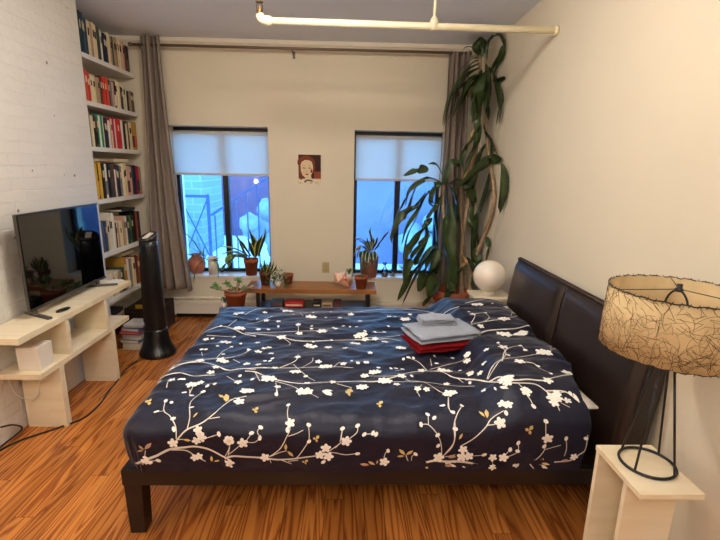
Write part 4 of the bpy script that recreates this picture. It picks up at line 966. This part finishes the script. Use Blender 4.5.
# ================================================================= BENCH AND WHAT STANDS ON IT
BZ = .452
bn = thing('bench', 'long wooden bench with black legs under the windows', 'bench', (-.35, 4.26, 0))
b = new(); box(b, -.625, .635, -.16, .16, BZ-.042, BZ, bev=.003); obj('bench_top', b, 'benchwood', bn)
for x in (-.50, .56):
    for y in (-.13, .13):
        b = new(); box(b, x-.017, x+.017, y-.017, y+.017, 0, BZ-.043); obj('leg', b, 'bmetal', bn)
b = new(); box(b, -.52, .58, -.15, .15, .235, .255, bev=.002); obj('lower_shelf', b, 'espresso', bn)
for (c, x, w_, n_) in (('red', -.16, .18, 'red box on the lower shelf of the bench'), ('tan', .16, .1, 'tan box between the dark ones on the lower shelf of the bench'), ('black', .06, .08, 'black box left of the tan one under the bench top'), ('maroon', .26, .08, 'maroon box right of the tan one under the bench top'), ('charcoal', -.33, .12, 'charcoal box at the left on the lower shelf of the bench')):
    b = new(); box(b, -w_/2, w_/2, -.07, .07, 0, .05, bev=.004); box(b, -w_/2+.01, w_/2-.01, -.0705, -.0700, .015, .03, 1)
    r_ = obj('storage_box', b, [bookmat(CN[c]), bookmat(CN['cream' if c in ('red', 'black') else 'brown'])]); r_.location = (-.35+x, 4.22, .256); tag(r_, n_, 'box', 'boxes under the bench')

def pot(parent, r, h, mm, rim=True, seg=24, taper=.72, thick=.006, ribs=0):
    b = new()
    if rim: pr = [(0, 0), (r*taper, 0), (r*.93, h*.78), (r*1.0, h*.78), (r*1.02, h), (r*.94, h), (r*.88, h*.82), (r*.6, h*.78)]
    else: pr = [(0, 0), (r*taper, 0), (r*(taper+1)/2*1.02, h*.5), (r, h), (r-thick, h), (r-thick*1.4, h*.85), (r*.6, h*.8)]
    lathe(b, pr, seg=seg, cap=False)
    if ribs:
        for v in b.verts:
            a = math.atan2(v.co.y, v.co.x); k = 1+.02*math.cos(a*ribs); v.co.x *= k; v.co.y *= k
    obj('pot', b, mm, parent, True)
    b = new(); n_ = 16
    c = b.verts.new((0, 0, h*.86)); rg = [b.verts.new((r*.9*math.cos(2*PI*k/n_), r*.9*math.sin(2*PI*k/n_), h*.83+.004*math.sin(k*3))) for k in range(n_)]
    for k in range(n_): b.faces.new((c, rg[k], rg[(k+1) % n_]))
    obj('soil', b, 'soil', parent, True)
def plant(name, label, loc, cat='potted plant', group='potted plants by the windows'): return thing(name, label, cat, loc, 0, group)
def P(px, py, Y, root):
    p = at(px, py, Y=Y)
    if p.x > XR-.03: p = at(px, py, X=XR-.03)
    return p-Vector(root)

SILL = .454
# snake plant in terracotta on the left sill
rt_ = (-1.02, 4.66, SILL); sn = plant('snake_plant', 'variegated snake plant in a terracotta pot on the left sill', rt_)
pot(sn, .078, .175, 'terra')
b = new()
def snl(T, pts, w_, Y=4.62, mi=0, mm=1, bb=None, root=rt_, twist=0):
    ox, oy, s = T; n_ = len(pts)-1; q = [P(ox+u/s, oy+v/s, root[1]+(Y-.02-root[1])*min(1, k*1.6/n_), root) for k, (u, v) in enumerate(pts)]
    leaf(bb if bb is not None else b, q, w_*1.4/s*4.9/FPX, 12, mi, mm, twist=twist)
TA = (200, 225, 7.2)
for pts, w_ in (([(400,235),(395,150),(370,80),(352,22)],44), ([(405,235),(420,150),(435,110),(445,70)],42), ([(420,235),(445,150),(465,90),(472,20)],30), ([(390,235),(360,150),(340,90)],34), ([(370,230),(320,160),(285,110),(245,68)],38), ([(360,235),(320,200),(290,140),(280,100)],30)): snl(TA, pts, w_)
for pts, w_ in (([(350,230),(280,180),(200,160),(130,155)],30), ([(345,232),(280,200),(210,195),(150,212)],36), ([(345,235),(270,215),(225,260),(205,310)],34), ([(345,238),(240,225),(190,270),(160,335)],52), ([(350,240),(290,225),(240,215),(190,205)],26)): snl(TA, pts, w_, 4.58, 2, 1)
obj('foliage', b, ['leafsnake', 'leafmargin', 'leafjade'], sn, True)
# aloe-like plant in white pot
rt2 = (-1.425, 4.66, SILL); al = plant('spider_aloe', 'thin leaved plant in a white pot on the left sill', rt2)
pot(al, .052, .19, 'whitepot', False, taper=.9)
b = new(); TB = (165, 225, 9)
for pts, w_, k in (([(400,315),(350,290),(260,150),(170,65)],26,0), ([(400,320),(330,295),(230,265),(180,270)],20,0), ([(390,310),(345,250),(380,160),(480,55)],8,0), ([(385,320),(320,340),(275,410),(258,530)],13,0), ([(420,320),(450,310),(500,290)],30,0), ([(440,330),(475,350),(482,420),(478,490)],12,0), ([(370,300),(330,240),(290,120),(270,20)],10,0), ([(380,300),(300,240),(200,190)],14,0), ([(400,300),(420,310),(490,325)],34,0)):
    snl(TB, pts, w_, 4.62, 0, 1, root=rt2)
obj('foliage', b, ['leafmid', 'leafgrey'], al, True)
# round clay pot behind the curtain and a little blue dish
vs = plant('round_clay_pot', 'round salmon clay vase on the left sill beside the curtain', (-1.615, 4.72, SILL), 'vase', None)
b = new(); lathe(b, [(0, 0), (.05, 0), (.085, .05), (.095, .10), (.08, .155), (.045, .185), (.05, .20), (.042, .20), (.035, .185)], cap=False); obj('body', b, mat('salmon_clay', (196, 120, 92), .7, .3, var=.12), vs, True)
b = new(); lathe(b, [(.046, .195), (.055, .2), (.05, .208), (.044, .2)], cap=False); obj('rim', b, 'terra', vs, True)
b = new(); lathe(b, [(0, 0), (.018, 0), (.022, .03), (.019, .03), (.016, .004), (0, .004)], cap=False); o = obj('ink_bottle', b, mat('dark_blue_glass', (20, 30, 60), .15, .6, var=.1), None, True); o.location = (-1.36, 4.76, SILL); tag(o, 'tiny dark blue cup on the left sill behind the white pot', 'cup')
b = new(); lathe(b, [(.012, .028), (.020, .030), (.012, .034)], seg=14); obj('lid', b, 'wframe', o, True)
# jade plant on a small stool
ps = thing('plant_stool', 'small dark stool holding the jade plant, left of the bench', 'stool', (-1.07, 4.02, 0))
b = new(); lathe(b, [(0, .262), (.12, .262), (.12, .284), (0, .284)], seg=28, cap=False); obj('seat', b, 'espresso', ps)
for k in range(3):
    a = k*2*PI/3+.4; b = new(); tube(b, [(.08*math.cos(a), .08*math.sin(a), .262), (.11*math.cos(a), .11*math.sin(a), 0)], .010, 8); obj('leg', b, 'espresso', ps)
rt3 = (-1.03, 4.0, .2845); jd = plant('jade_plant', 'jade plant with round leaves in a ribbed terracotta pot', rt3); pot(jd, .098, .175, 'terra', ribs=24)
b = new(); b2 = new(); TC = (200, 225, 7.2)
for (u, v, sz) in ((110,440,1.2),(135,460,.9),(190,425,1.1),(205,440,.9),(270,400,1.2),(285,415,.8),(320,455,1.0),(95,455,.8),(330,470,.7),(240,455,.8),(390,430,.7)):
    c = P(TC[0]+u/7.2, TC[1]+v/7.2, 4.0+random.uniform(-.05, .05), rt3)
    tube(b2, [(c.x*.2, 0, .16), (c.x*.6, c.y*.5, .17+(c.z-.17)*.4), c], .006, 6, 8)
    for k in range(9):
        a = k*2.4; el = random.uniform(-.2, .9); d = Vector((math.cos(a)*math.cos(el), math.sin(a)*math.cos(el), math.sin(el)))
        t = new(); bmesh.ops.create_icosphere(t, subdivisions=1, radius=1)
        mt_ = Matrix.Translation(c+d*.022*sz) @ d.to_track_quat('X', 'Z').to_matrix().to_4x4() @ Matrix.Diagonal((.020*sz, .013*sz, .005*sz, 1)); merge(b, t, 0, mt_)
obj('foliage', b, 'leafjade', jd, True); obj('stem', b2, 'cane', jd, True)
# dusty stuff left of the jade pot
rt4 = (-1.155, 4.10, .2845)
gp = plant('dusty_succulent', 'small grey trailing plant left of the jade plant', (-1.145, 4.02, .2845))
pot(gp, .03, .06, 'whitepot', False)
b = new()
for k in range(14):
    a = random.uniform(0, 2*PI); r0 = random.uniform(.02, .05); leaf(b, [(0, 0, .05), (r0*.6*math.cos(a), r0*.6*math.sin(a), .09+.02*random.random()), (r0*math.cos(a), r0*math.sin(a), .05+.05*random.random())], .012, 6, face=(0, 0, 1))
obj('foliage', b, 'leafgrey', gp, True)
# bench plants
rt5 = (-.80, 4.26, BZ+.0005); sb = plant('snake_plant', 'short yellow edged snake plant in a dark pot on the bench', rt5); pot(sb, .056, .125, 'terrad')
b = new()
for pts, w_ in (([(465,355),(445,300),(430,265)],34), ([(470,360),(465,300),(460,245)],36), ([(480,360),(500,300),(512,250)],36), ([(490,360),(520,310),(530,262)],34), ([(500,355),(540,320),(550,285)],32), ([(475,350),(440,330),(425,290)],28), ([(490,350),(485,300),(480,270)],30)): snl(TA, pts, w_*.9, 4.27, 0, 1, root=rt5)
obj('foliage', b, ['leafsnake', 'leafmargin'], sb, True)
rt6 = (-.665, 4.20, BZ+.0005); tr_ = plant('trailing_succulent', 'dusty green trailing succulent on the bench beside the small snake plant', rt6); pot(tr_, .035, .06, 'whitepot', False)
b = new()
for k in range(190):
    a = random.uniform(0, 2*PI); r0 = random.uniform(.01, .10); z0 = random.uniform(.02, .19)*(1-r0*3)
    c = Vector((r0*math.cos(a)*1.2, r0*math.sin(a)*.6-.01, max(.012, z0))); d = Vector((random.gauss(0, 1), random.gauss(0, 1), random.gauss(.4, .7))).normalized()
    leaf(b, [c, c+d*.014, c+d*.03+Vector((0, 0, -.004))], .013, 5, crease=.1)
obj('foliage', b, 'leafgrey', tr_, True)
sp3 = plant('empty_flowerpot', 'small plain terracotta pot behind the trailing plant on the bench', (-.59, 4.33, BZ+.0005), 'flowerpot', None); pot(sp3, .056, .095, 'terra')
# conch shell
cs = thing('conch_shell', 'pink conch shell lying on the bench', 'shell', (-.055, 4.2, BZ+.0005), R(10))
prof = [(.0, 0), (.006, .004), (.012, .014), (.010, .017), (.022, .026), (.019, .030), (.036, .040), (.032, .045), (.052, .056), (.050, .062), (.074, .078), (.070, .092), (.060, .115), (.046, .140), (.030, .168), (.018, .190), (.010, .205), (.0, .212)]
b = new(); seg_ = 36; lathe(b, prof, seg=seg_, cap=False)
for v in b.verts:
    a = math.atan2(v.co.y, v.co.x); rr = math.hypot(v.co.x, v.co.y)
    if rr > .001:
        k = 1+.30*max(0, math.cos(a*4.5))**5*math.exp(-((v.co.z-.078)/.012)**2)+.14*max(0, math.cos(a*4.5+1))**4*math.exp(-((v.co.z-.055)/.01)**2)+.04*math.sin(v.co.z*260)*(v.co.z > .09)
        v.co.x *= k; v.co.y *= k
AX = Vector((.66, -.10, -.62)).normalized(); QM = AX.to_track_quat('Z', 'Y').to_matrix().to_4x4()
for v in b.verts: v.co = QM @ (v.co-Vector((0, 0, .10)))
zmin = min(v.co.z for v in b.verts)
for v in b.verts: v.co.z -= zmin
obj('spire', b, 'shell', cs, True)
b = new(); g = []
for j in range(9):
    v = j/8; row = []
    for i in range(15):
        u = i/14; zz_ = .070+.125*u; wv_ = .052*math.sin(PI*min(1, u*.9+.1))*(.2+1.25*v)
        p_ = Vector((-.25*wv_+.01, -(.058-.045*u)-.012*math.sin(PI*v)-.004*math.sin(u*24)*v, zz_)); p_.x += wv_*.9
        row.append(b.verts.new(Matrix.Rotation(0, 4, 'X') @ p_))
    g.append(row)
for j in range(8):
    for i in range(14): b.faces.new((g[j][i], g[j][i+1], g[j+1][i+1], g[j+1][i]))
QL = Matrix(((AX.x, 0, 0), (0, 1, 0), (0, 0, 1)))
for v in b.verts:
    p_ = v.co; side = Vector((.68, 0, .73))
    q_ = AX*(p_.z-.10)+side*(p_.x*1.0)+Vector((0, -1, 0))*(-p_.y+.004); v.co = q_-Vector((0, 0, zmin))
o = obj('lip', b, mat('conch_lip_rose', (226, 142, 122), .3, .5, var=.1), cs, True); solid(o, .004)
# small terracotta with seedlings, white cup plant behind it
rt7 = (.137, 4.16, BZ+.0005); tp = plant('small_succulent', 'small plant in a terracotta pot at the right end of the bench', rt7); pot(tp, .065, .125, 'terra')
b = new()
for k in range(16):
    a = random.uniform(0, 2*PI); r0 = random.uniform(.015, .05); leaf(b, [(0, 0, .095), (r0*.5*math.cos(a), r0*.5*math.sin(a), .125), (r0*math.cos(a), r0*math.sin(a), .115+.03*random.random())], .013, 6, face=(0, 0, 1))
obj('foliage', b, 'leafgrey', tp, True)
rt8 = (.02, 4.36, BZ+.0005); wp = plant('small_cup_plant', 'small green plant in a white cup on the bench behind the shell', rt8); pot(wp, .034, .10, 'whitepot', False, taper=.8)
b = new()
for k in range(18):
    a = random.uniform(0, 2*PI); r0 = random.uniform(.02, .055); leaf(b, [(0, 0, .09), (r0*.5*math.cos(a), r0*.5*math.sin(a), .13), (r0*math.cos(a), r0*math.sin(a), .12+.04*random.random())], .016, 6, face=(0, 0, 1))
obj('foliage', b, 'leafmid', wp, True)
# big glazed pot on the right sill
rt9 = (.235, 4.60+.055, SILL); gz = plant('spider_plant', 'variegated arching plant in a brown glazed pot on the right sill', rt9)
b = new(); lathe(b, [(0, 0), (.072, 0), (.085, .02), (.098, .10), (.102, .235), (.094, .235), (.088, .2), (.05, .195)], seg=28, cap=False); obj('pot', b, 'glazed', gz, True)
b = new(); lathe(b, [(0, .0), (.082, 0), (.084, .012), (.075, .014), (0, .014)], seg=28, cap=False); obj('saucer', b, 'terra', gz, True)
b = new(); TD = (290, 225, 7.2)
for pts, w_, yy_ in (([(580,185),(590,120),(575,50),(585,10)],18,4.62),([(575,185),(560,130),(552,85)],24,4.62),([(590,185),(620,130),(630,85)],24,4.62),([(570,185),(540,140),(500,110),(470,105)],24,4.6),([(565,190),(520,150),(480,180),(460,230)],22,4.58),([(600,190),(660,110),(700,60),(722,35)],24,4.6),([(570,185),(530,110),(465,95)],20,4.6),([(600,190),(640,150),(655,150)],20,4.6),([(560,190),(530,160),(500,170),(480,250)],22,4.55),([(580,190),(545,185),(530,240),(525,330)],20,4.54),([(590,190),(560,200),(555,260),(550,310)],20,4.53),([(600,190),(610,200),(612,250),(608,300)],18,4.53),([(595,190),(585,210),(590,250),(600,285)],18,4.52),([(575,190),(520,190),(505,230),(510,290)],20,4.53),([(585,185),(575,130),(560,110)],22,4.62),([(590,185),(605,140),(600,90)],22,4.62)):
    snl(TD, pts, w_, yy_, 0, 1, root=rt9, twist=.4)
obj('foliage', b, ['leafsnake', 'leafpale'], gz, True)
# glass carafe and small jars on the right sill
def glassware(label, loc, r, h, amber=False):
    t = thing('glass_bottle', label, 'bottle', loc, 0, 'glass bottles on the right sill')
    b = new(); lathe(b, [(0, 0), (r, 0), (r*1.05, h*.3), (r*.9, h*.5), (r*.35, h*.68), (r*.35, h*.82), (r*.8, h), (r*.7, h), (r*.28, h*.8), (r*.28, h*.68), (r*.8, h*.48), (r*.9, .005), (0, .005)], cap=False); obj('vessel', b, 'clearglass', t, True)
    b = new(); lathe(b, [(0, .006), (r*.86, .006), (r*.9, h*.3), (0, h*.3)], cap=False); obj('liquid', b, mat('bottle_water', (120, 90, 80) if amber else (150, 170, 180), .1, .6), t, True)
glassware('small glass carafe on the right sill beside the brown pot', (.405, 4.66, SILL), .034, .15, True)
glassware('clear glass jar on the right sill behind the hanging leaves', (.49, 4.68, SILL), .022, .075)
rt10 = (.63, 4.63, SILL); dp = plant('dried_plant', 'grey dried plant in a small pot on the right sill behind the tall leaves', rt10); pot(dp, .04, .07, 'glazed', False)
b = new()
for k in range(46):
    a = random.uniform(0, 2*PI); r0 = random.uniform(.03, .11); leaf(b, [(0, 0, .06), (r0*.6*math.cos(a), r0*.35*math.sin(a), .10+.07*random.random()), (r0*math.cos(a), r0*.5*math.sin(a), .07+.10*random.random())], .011, 6)
obj('foliage', b, 'leafgrey', dp, True)

# ================================================================= TALL CORN PLANT
rtp = (1.02, 4.20, 0); dr = plant('corn_plant', 'very tall corn plant with long drooping leaves in the corner', rtp)
pot(dr, .17, .44, 'terra')
A_ = (430, 30, 5.4); B_ = (430, 120, 5.4); C_ = (370, 150, 3.375); D_ = (380, 210, 5.4)
b = new()
def cane(pp, r0, r1, bb):
    q = [P(x, y, Y, rtp) for x, y, Y in pp]
    tube(bb, q, lambda t: r0+(r1-r0)*t, 10, 40)
cane([(462,300,4.2),(461,270,4.22),(463,235,4.28),(470,190,4.32),(476,150,4.33),(479,100,4.33),(480,55,4.33)], .022, .014, b)
cane([(468,300,4.18),(474,262,4.25),(484,236,4.3),(492,212,4.32),(494,190,4.32),(488,150,4.33),(486,115,4.33),(486,50,4.33)], .020, .012, b)
cane([(455,300,4.2),(450,270,4.18),(446,235,4.2),(443,205,4.22),(443,182,4.22)], .018, .012, b)
cane([(466,300,4.22),(465,262,4.3),(462,235,4.34),(461,205,4.36),(463,165,4.36)], .012, .010, b)
obj('cane', b, 'cane', dr, True)
LV = [
 (A_, [(272,140),(245,100),(262,48),(295,60),(290,112)], 30, 4.32, 0), (A_, [(275,130),(262,70),(280,42),(288,95),(280,150)], 30, 4.30, 0), (A_, [(308,170),(310,70),(350,20),(395,40),(388,120),(345,190),(325,235)], 26, 4.28, 0), (A_, [(268,150),(230,95),(200,88),(178,105)], 9, 4.3, 0),
 (A_, [(275,175),(190,220),(130,310),(85,420),(63,530)], 40, 4.18, 0), (A_, [(270,200),(200,240),(150,320),(110,500)], 42, 4.22, 0), (A_, [(275,230),(215,265),(175,360),(130,475)], 38, 4.2, 0), (A_, [(285,160),(230,175),(160,255),(110,350),(85,420)], 16, 4.15, 0), (A_, [(290,150),(220,160),(150,240),(95,370)], 10, 4.2, 0),
 (A_, [(290,235),(262,300),(242,400),(236,505)], 50, 4.2, 0), (A_, [(305,180),(322,260),(318,350),(298,440)], 58, 4.16, 0), (A_, [(318,195),(365,275),(388,380),(372,510)], 46, 4.22, 0), (A_, [(340,275),(385,262),(402,250)], 26, 4.22, 0), (A_, [(290,300),(276,380),(268,470),(245,545)], 46, 4.18, 0), (A_, [(320,200),(300,300),(312,400),(320,470)], 44, 4.22, 0),
 (A_, [(280,210),(240,280),(200,330),(150,420)], 36, 4.25, 0), (A_, [(275,220),(240,255),(180,290),(105,345),(68,480)], 34, 4.24, 0), (A_, [(295,225),(275,290),(262,360),(250,450)], 40, 4.24, 0),
 (B_, [(268,20),(250,70),(205,130),(178,190),(180,262)], 26, 4.25, 0), (B_, [(278,20),(270,80),(240,140),(205,220),(182,300)], 34, 4.22, 0), (B_, [(290,20),(300,60),(325,100),(352,185)], 28, 4.25, 0), (B_, [(388,205),(340,212),(270,258),(200,320),(112,395)], 52, 4.12, 0), (B_, [(392,232),(412,300),(402,400),(372,485)], 58, 4.2, 0), (B_, [(345,190),(275,228),(238,285)], 22, 4.2, 0),
 (B_, [(320,285),(312,350),(292,430),(265,515)], 44, 4.2, 0), (B_, [(165,222),(112,222),(86,290),(74,355)], 40, 4.15, 0), (B_, [(195,325),(218,380),(238,440)], 56, 4.2, 0), (B_, [(352,380),(322,385),(302,450)], 10, 4.25, 0), (B_, [(260,60),(255,140),(230,220),(190,300),(165,330)], 14, 4.28, 1), (B_, [(240,40),(215,110),(185,180),(172,250)], 12, 4.28, 1), (B_, [(300,60),(330,110),(335,170),(340,230)], 30, 4.28, 0), (B_, [(265,250),(240,320),(225,400),(230,470)], 46, 4.28, 0), (B_, [(300,130),(270,180),(250,240),(235,300)], 34, 4.28, 0),
 (C_, [(248,95),(232,60),(215,45),(196,47)], 9, 4.2, 0), (C_, [(198,65),(155,66),(112,86)], 24, 4.2, 0), (C_, [(245,112),(200,95),(160,110),(128,140),(118,190)], 28, 4.18, 0), (C_, [(190,140),(150,190),(100,230),(72,285),(72,315)], 26, 4.15, 0), (C_, [(240,110),(212,130),(203,172),(228,186)], 34, 4.16, 0), (C_, [(240,125),(190,150),(160,200),(122,260),(105,325)], 20, 4.18, 0),
 (C_, [(210,228),(185,260),(150,310),(122,350),(110,425)], 27, 4.15, 0), (C_, [(243,150),(210,210),(186,250),(190,290),(163,375)], 30, 4.18, 0), (C_, [(203,285),(172,320),(156,370),(150,390)], 28, 4.2, 0), (C_, [(268,180),(275,260),(270,340),(280,400),(276,510)], 44, 4.08, 0), (C_, [(245,350),(205,415),(168,480)], 34, 4.14, 0), (C_, [(215,320),(175,375),(130,440),(92,510)], 32, 4.16, 0), (C_, [(225,330),(195,385),(172,440),(162,480)], 32, 4.17, 0), (C_, [(232,330),(215,400),(200,460),(196,505)], 40, 4.13, 0), (C_, [(190,310),(150,350),(125,400),(112,450)], 26, 4.18, 0), (C_, [(285,350),(300,400),(292,450),(270,500)], 34, 4.12, 0), (C_, [(345,330),(362,380),(350,430),(322,480)], 36, 4.24, 0),
 (C_, [(228,370),(212,420),(203,468)], 40, 4.2, 0), (C_, [(240,440),(205,495),(178,530)], 42, 4.1, 0), (C_, [(362,208),(352,300),(345,395)], 38, 4.28, 0), (C_, [(395,292),(402,330),(390,385)], 14, 4.3, 0), (C_, [(325,360),(346,400),(352,440),(338,475)], 38, 4.22, 0), (C_, [(310,355),(322,382),(292,402)], 14, 4.2, 1), (C_, [(245,120),(235,200),(222,290),(232,350)], 18, 4.25, 0), (C_, [(160,110),(140,160),(125,200),(85,260)], 22, 4.2, 0),
 (C_, [(250,110),(258,60),(290,35),(298,60)], 30, 4.2, 0), (C_, [(180,150),(155,230),(125,290),(112,360),(118,390)], 14, 4.22, 0), (C_, [(260,120),(300,100),(330,130),(345,180)], 28, 4.25, 0), (C_, [(262,118),(285,150),(290,200),(300,250)], 24, 4.25, 0), (C_, [(255,130),(262,200),(255,260),(248,330)], 26, 4.2, 0), (C_, [(330,380),(300,400),(290,420)], 16, 4.15, 1),
 (C_, [(265,440),(270,480),(250,525)], 46, 4.06, 0), (C_, [(350,180),(340,240),(365,300),(360,340)], 30, 4.3, 0), (C_, [(120,160),(100,200),(80,250),(66,300)], 22, 4.22, 0), (C_, [(215,220),(225,300),(210,360),(215,400)], 26, 4.22, 0),
]
b = new()
for T, pts, w_, Y, mi in LV:
    ox, oy, s = T; q = []
    for k, (u, v) in enumerate(pts):
        q.append(P(ox+u/s, oy+v/s, Y-.04*math.sin(PI*k/(len(pts)-1)), rtp))
    top_ = T is not C_
    leaf(b, q, w_*((1.2 if w_ < 34 else 1.12) if top_ else (1.2 if w_ < 28 else .98 if w_ < 38 else .84))/s*4.45/FPX, 16, mi, None, crease=.22, twist=random.uniform(-.2, .2))
    if w_ > 25 and mi == 0 and (top_ or random.random() < .4):       # a second leaf growing beside it, a little behind
        du, dv = random.uniform(-16, 16), random.uniform(-6, 22); n_ = len(pts)-1
        q = [P(ox+(u+du*k/n_)/s, oy+(v+dv*k/n_)/s, Y+.04, rtp) for k, (u, v) in enumerate(pts)]
        leaf(b, q, w_*.8/s*4.45/FPX, 14, mi, None, crease=.3, twist=random.uniform(-.6, .6))
obj('foliage', b, ['leafdark', 'leafdry'], dr, True)

# ================================================================= NIGHTSTANDS, LAMPS
ns = thing('nightstand', 'pale plywood nightstand holding the tripod lamp', 'nightstand', (.980, 1.242, 0), 0)
# local: x to the right, y away from the camera
NZ = .56
plank('top', ns, 0, .221, 0, .272, NZ-.02, NZ)
plank('side_panel', ns, .012, .20, .085, .105, 0, NZ-.021); plank('side_panel', ns, .002, .20, .247, .267, 0, NZ-.021)
plank('bottom_panel', ns, .022, .20, .106, .246, .05, .068)
lp = thing('table_lamp', 'tripod table lamp with wide fibre drum shade', 'table lamp', (1.105, 1.399, NZ+.0005), R(12))
b = new(); RR = .090
ringpts = [(RR*math.cos(2*PI*k/40), RR*math.sin(2*PI*k/40), .006) for k in range(41)]; tube(b, ringpts, .0055, 8, cap=False); obj('base_ring', b, 'bmetal', lp, True)
for k in range(4):
    a = k*PI/2+.35; b = new(); tube(b, [(RR*math.cos(a), RR*math.sin(a), .006), (.028*math.cos(a), .028*math.sin(a), .40)], .004, 8); obj('rod', b, 'bmetal', lp, True)
b = new(); lathe(b, [(.032, .385), (.036, .39), (.036, .41), (.018, .42), (.016, .47), (.02, .48), (.012, .49)], seg=16); obj('socket', b, 'bmetal', lp, True)
b = new(); tube(b, [(0, -.022, .47), (0, -.045, .56), (0, -.035, .63), (0, 0, .66), (0, .035, .63), (0, .045, .56), (0, .022, .47)], .0035, 8, 30); lathe(b, [(.012, .655), (.014, .662), (.008, .668), (.009, .68), (0, .682)], seg=12); obj('harp', b, 'bmetal', lp, True)
b = new(); lathe(b, [(.014, .49), (.028, .53), (.026, .555), (0, .57)], seg=16, cap=False); obj('bulb', b, 'globe', lp, True)
SR, Z0s, Z1s = .207, .453, .660
b = new(); lathe(b, [(SR+.006, Z0s), (SR+.003, (Z0s+Z1s)/2), (SR-.002, Z1s)], seg=64, cap=False); o = obj('lamp_shade', b, 'shadecloth', lp, True); solid(o, .0015)
b = new()
for z, rr_ in ((Z0s, SR+.005), (Z1s, SR-.001)):
    pts = [((rr_+.0015*math.sin(k*2.3))*math.cos(2*PI*k/90), (rr_+.0015*math.sin(k*2.3))*math.sin(2*PI*k/90), z+.002*math.sin(k*1.7)) for k in range(91)]
    tube(b, pts, .0022, 5, cap=False)
    for k in range(60):
        a = 2*PI*k/60; c = Vector((rr_*math.cos(a), rr_*math.sin(a), z)); tube(b, [c+Vector((0, 0, -.006)), c+Vector((0, 0, .006))+Vector((-math.sin(a), math.cos(a), 0))*.006], .0012, 4)
for a in (PI, PI+2*PI/3, PI-2*PI/3): tube(b, [(0, 0, Z1s+.003), (SR*math.cos(a-.2), SR*math.sin(a-.2), Z1s-.001)], .0016, 5)
so = o
obj('shade_wire', b, 'bmetal', so, True)
# fibres strewn over the shade
b = new()
for k in range(900):
    a = random.uniform(0, 2*PI); z = random.uniform(Z0s+.004, Z1s-.004); L_ = random.uniform(.02, .075); th = random.uniform(0, PI); cv = random.uniform(-14, 14)
    pts = []
    for j in range(6):
        s_ = (j/5-.5)*L_; aa = a+s_*math.cos(th+cv*s_)/SR; z_ = min(Z1s-.001, max(Z0s+.001, z+s_*math.sin(th+cv*s_))); rr_ = SR+.006-.008*(z_-Z0s)/(Z1s-Z0s)+.0014
        pts.append((rr_*math.cos(aa), rr_*math.sin(aa), z_))
    tube(b, pts, .0007, 3, cap=False)
fo = obj('fibres', b, 'twig', so); fo['kind'] = 'stuff'
b = new(); tube(b, [(-.02, -.02, .385), (-.045, -.02, .34), (-.047, -.02, .33)], .0012, 5, 8); lathe(b, [(0, .318), (.004, .32), (.003, .332), (0, .333)], (-.047, -.02, 0), 8, cap=False); obj('pull_chain', b, 'silver', lp)
# far nightstand and globe lamp
n2 = thing('nightstand', 'far plywood nightstand between the bed and the tall plant', 'nightstand', (1.0, 3.30, 0))
plank('top', n2, 0, .30, 0, .24, .60, .62); plank('side_panel', n2, .02, .28, .02, .04, 0, .60); plank('side_panel', n2, .02, .28, .20, .22, 0, .60)
gl = thing('globe_lamp', 'white opal globe lamp behind the far corner of the bed', 'globe lamp', (1.135, 3.41, .6205))
b = new(); lathe(b, [(0, 0), (.05, 0), (.055, .01), (.05, .03), (.045, .034), (0, .034)], cap=False); obj('base', b, 'whitepot', gl, True)
b = new(); t = new(); bmesh.ops.create_uvsphere(t, u_segments=40, v_segments=24, radius=.128); merge(b, t, 0, Matrix.Translation((0, 0, .152))); obj('globe', b, 'globe', gl, True)
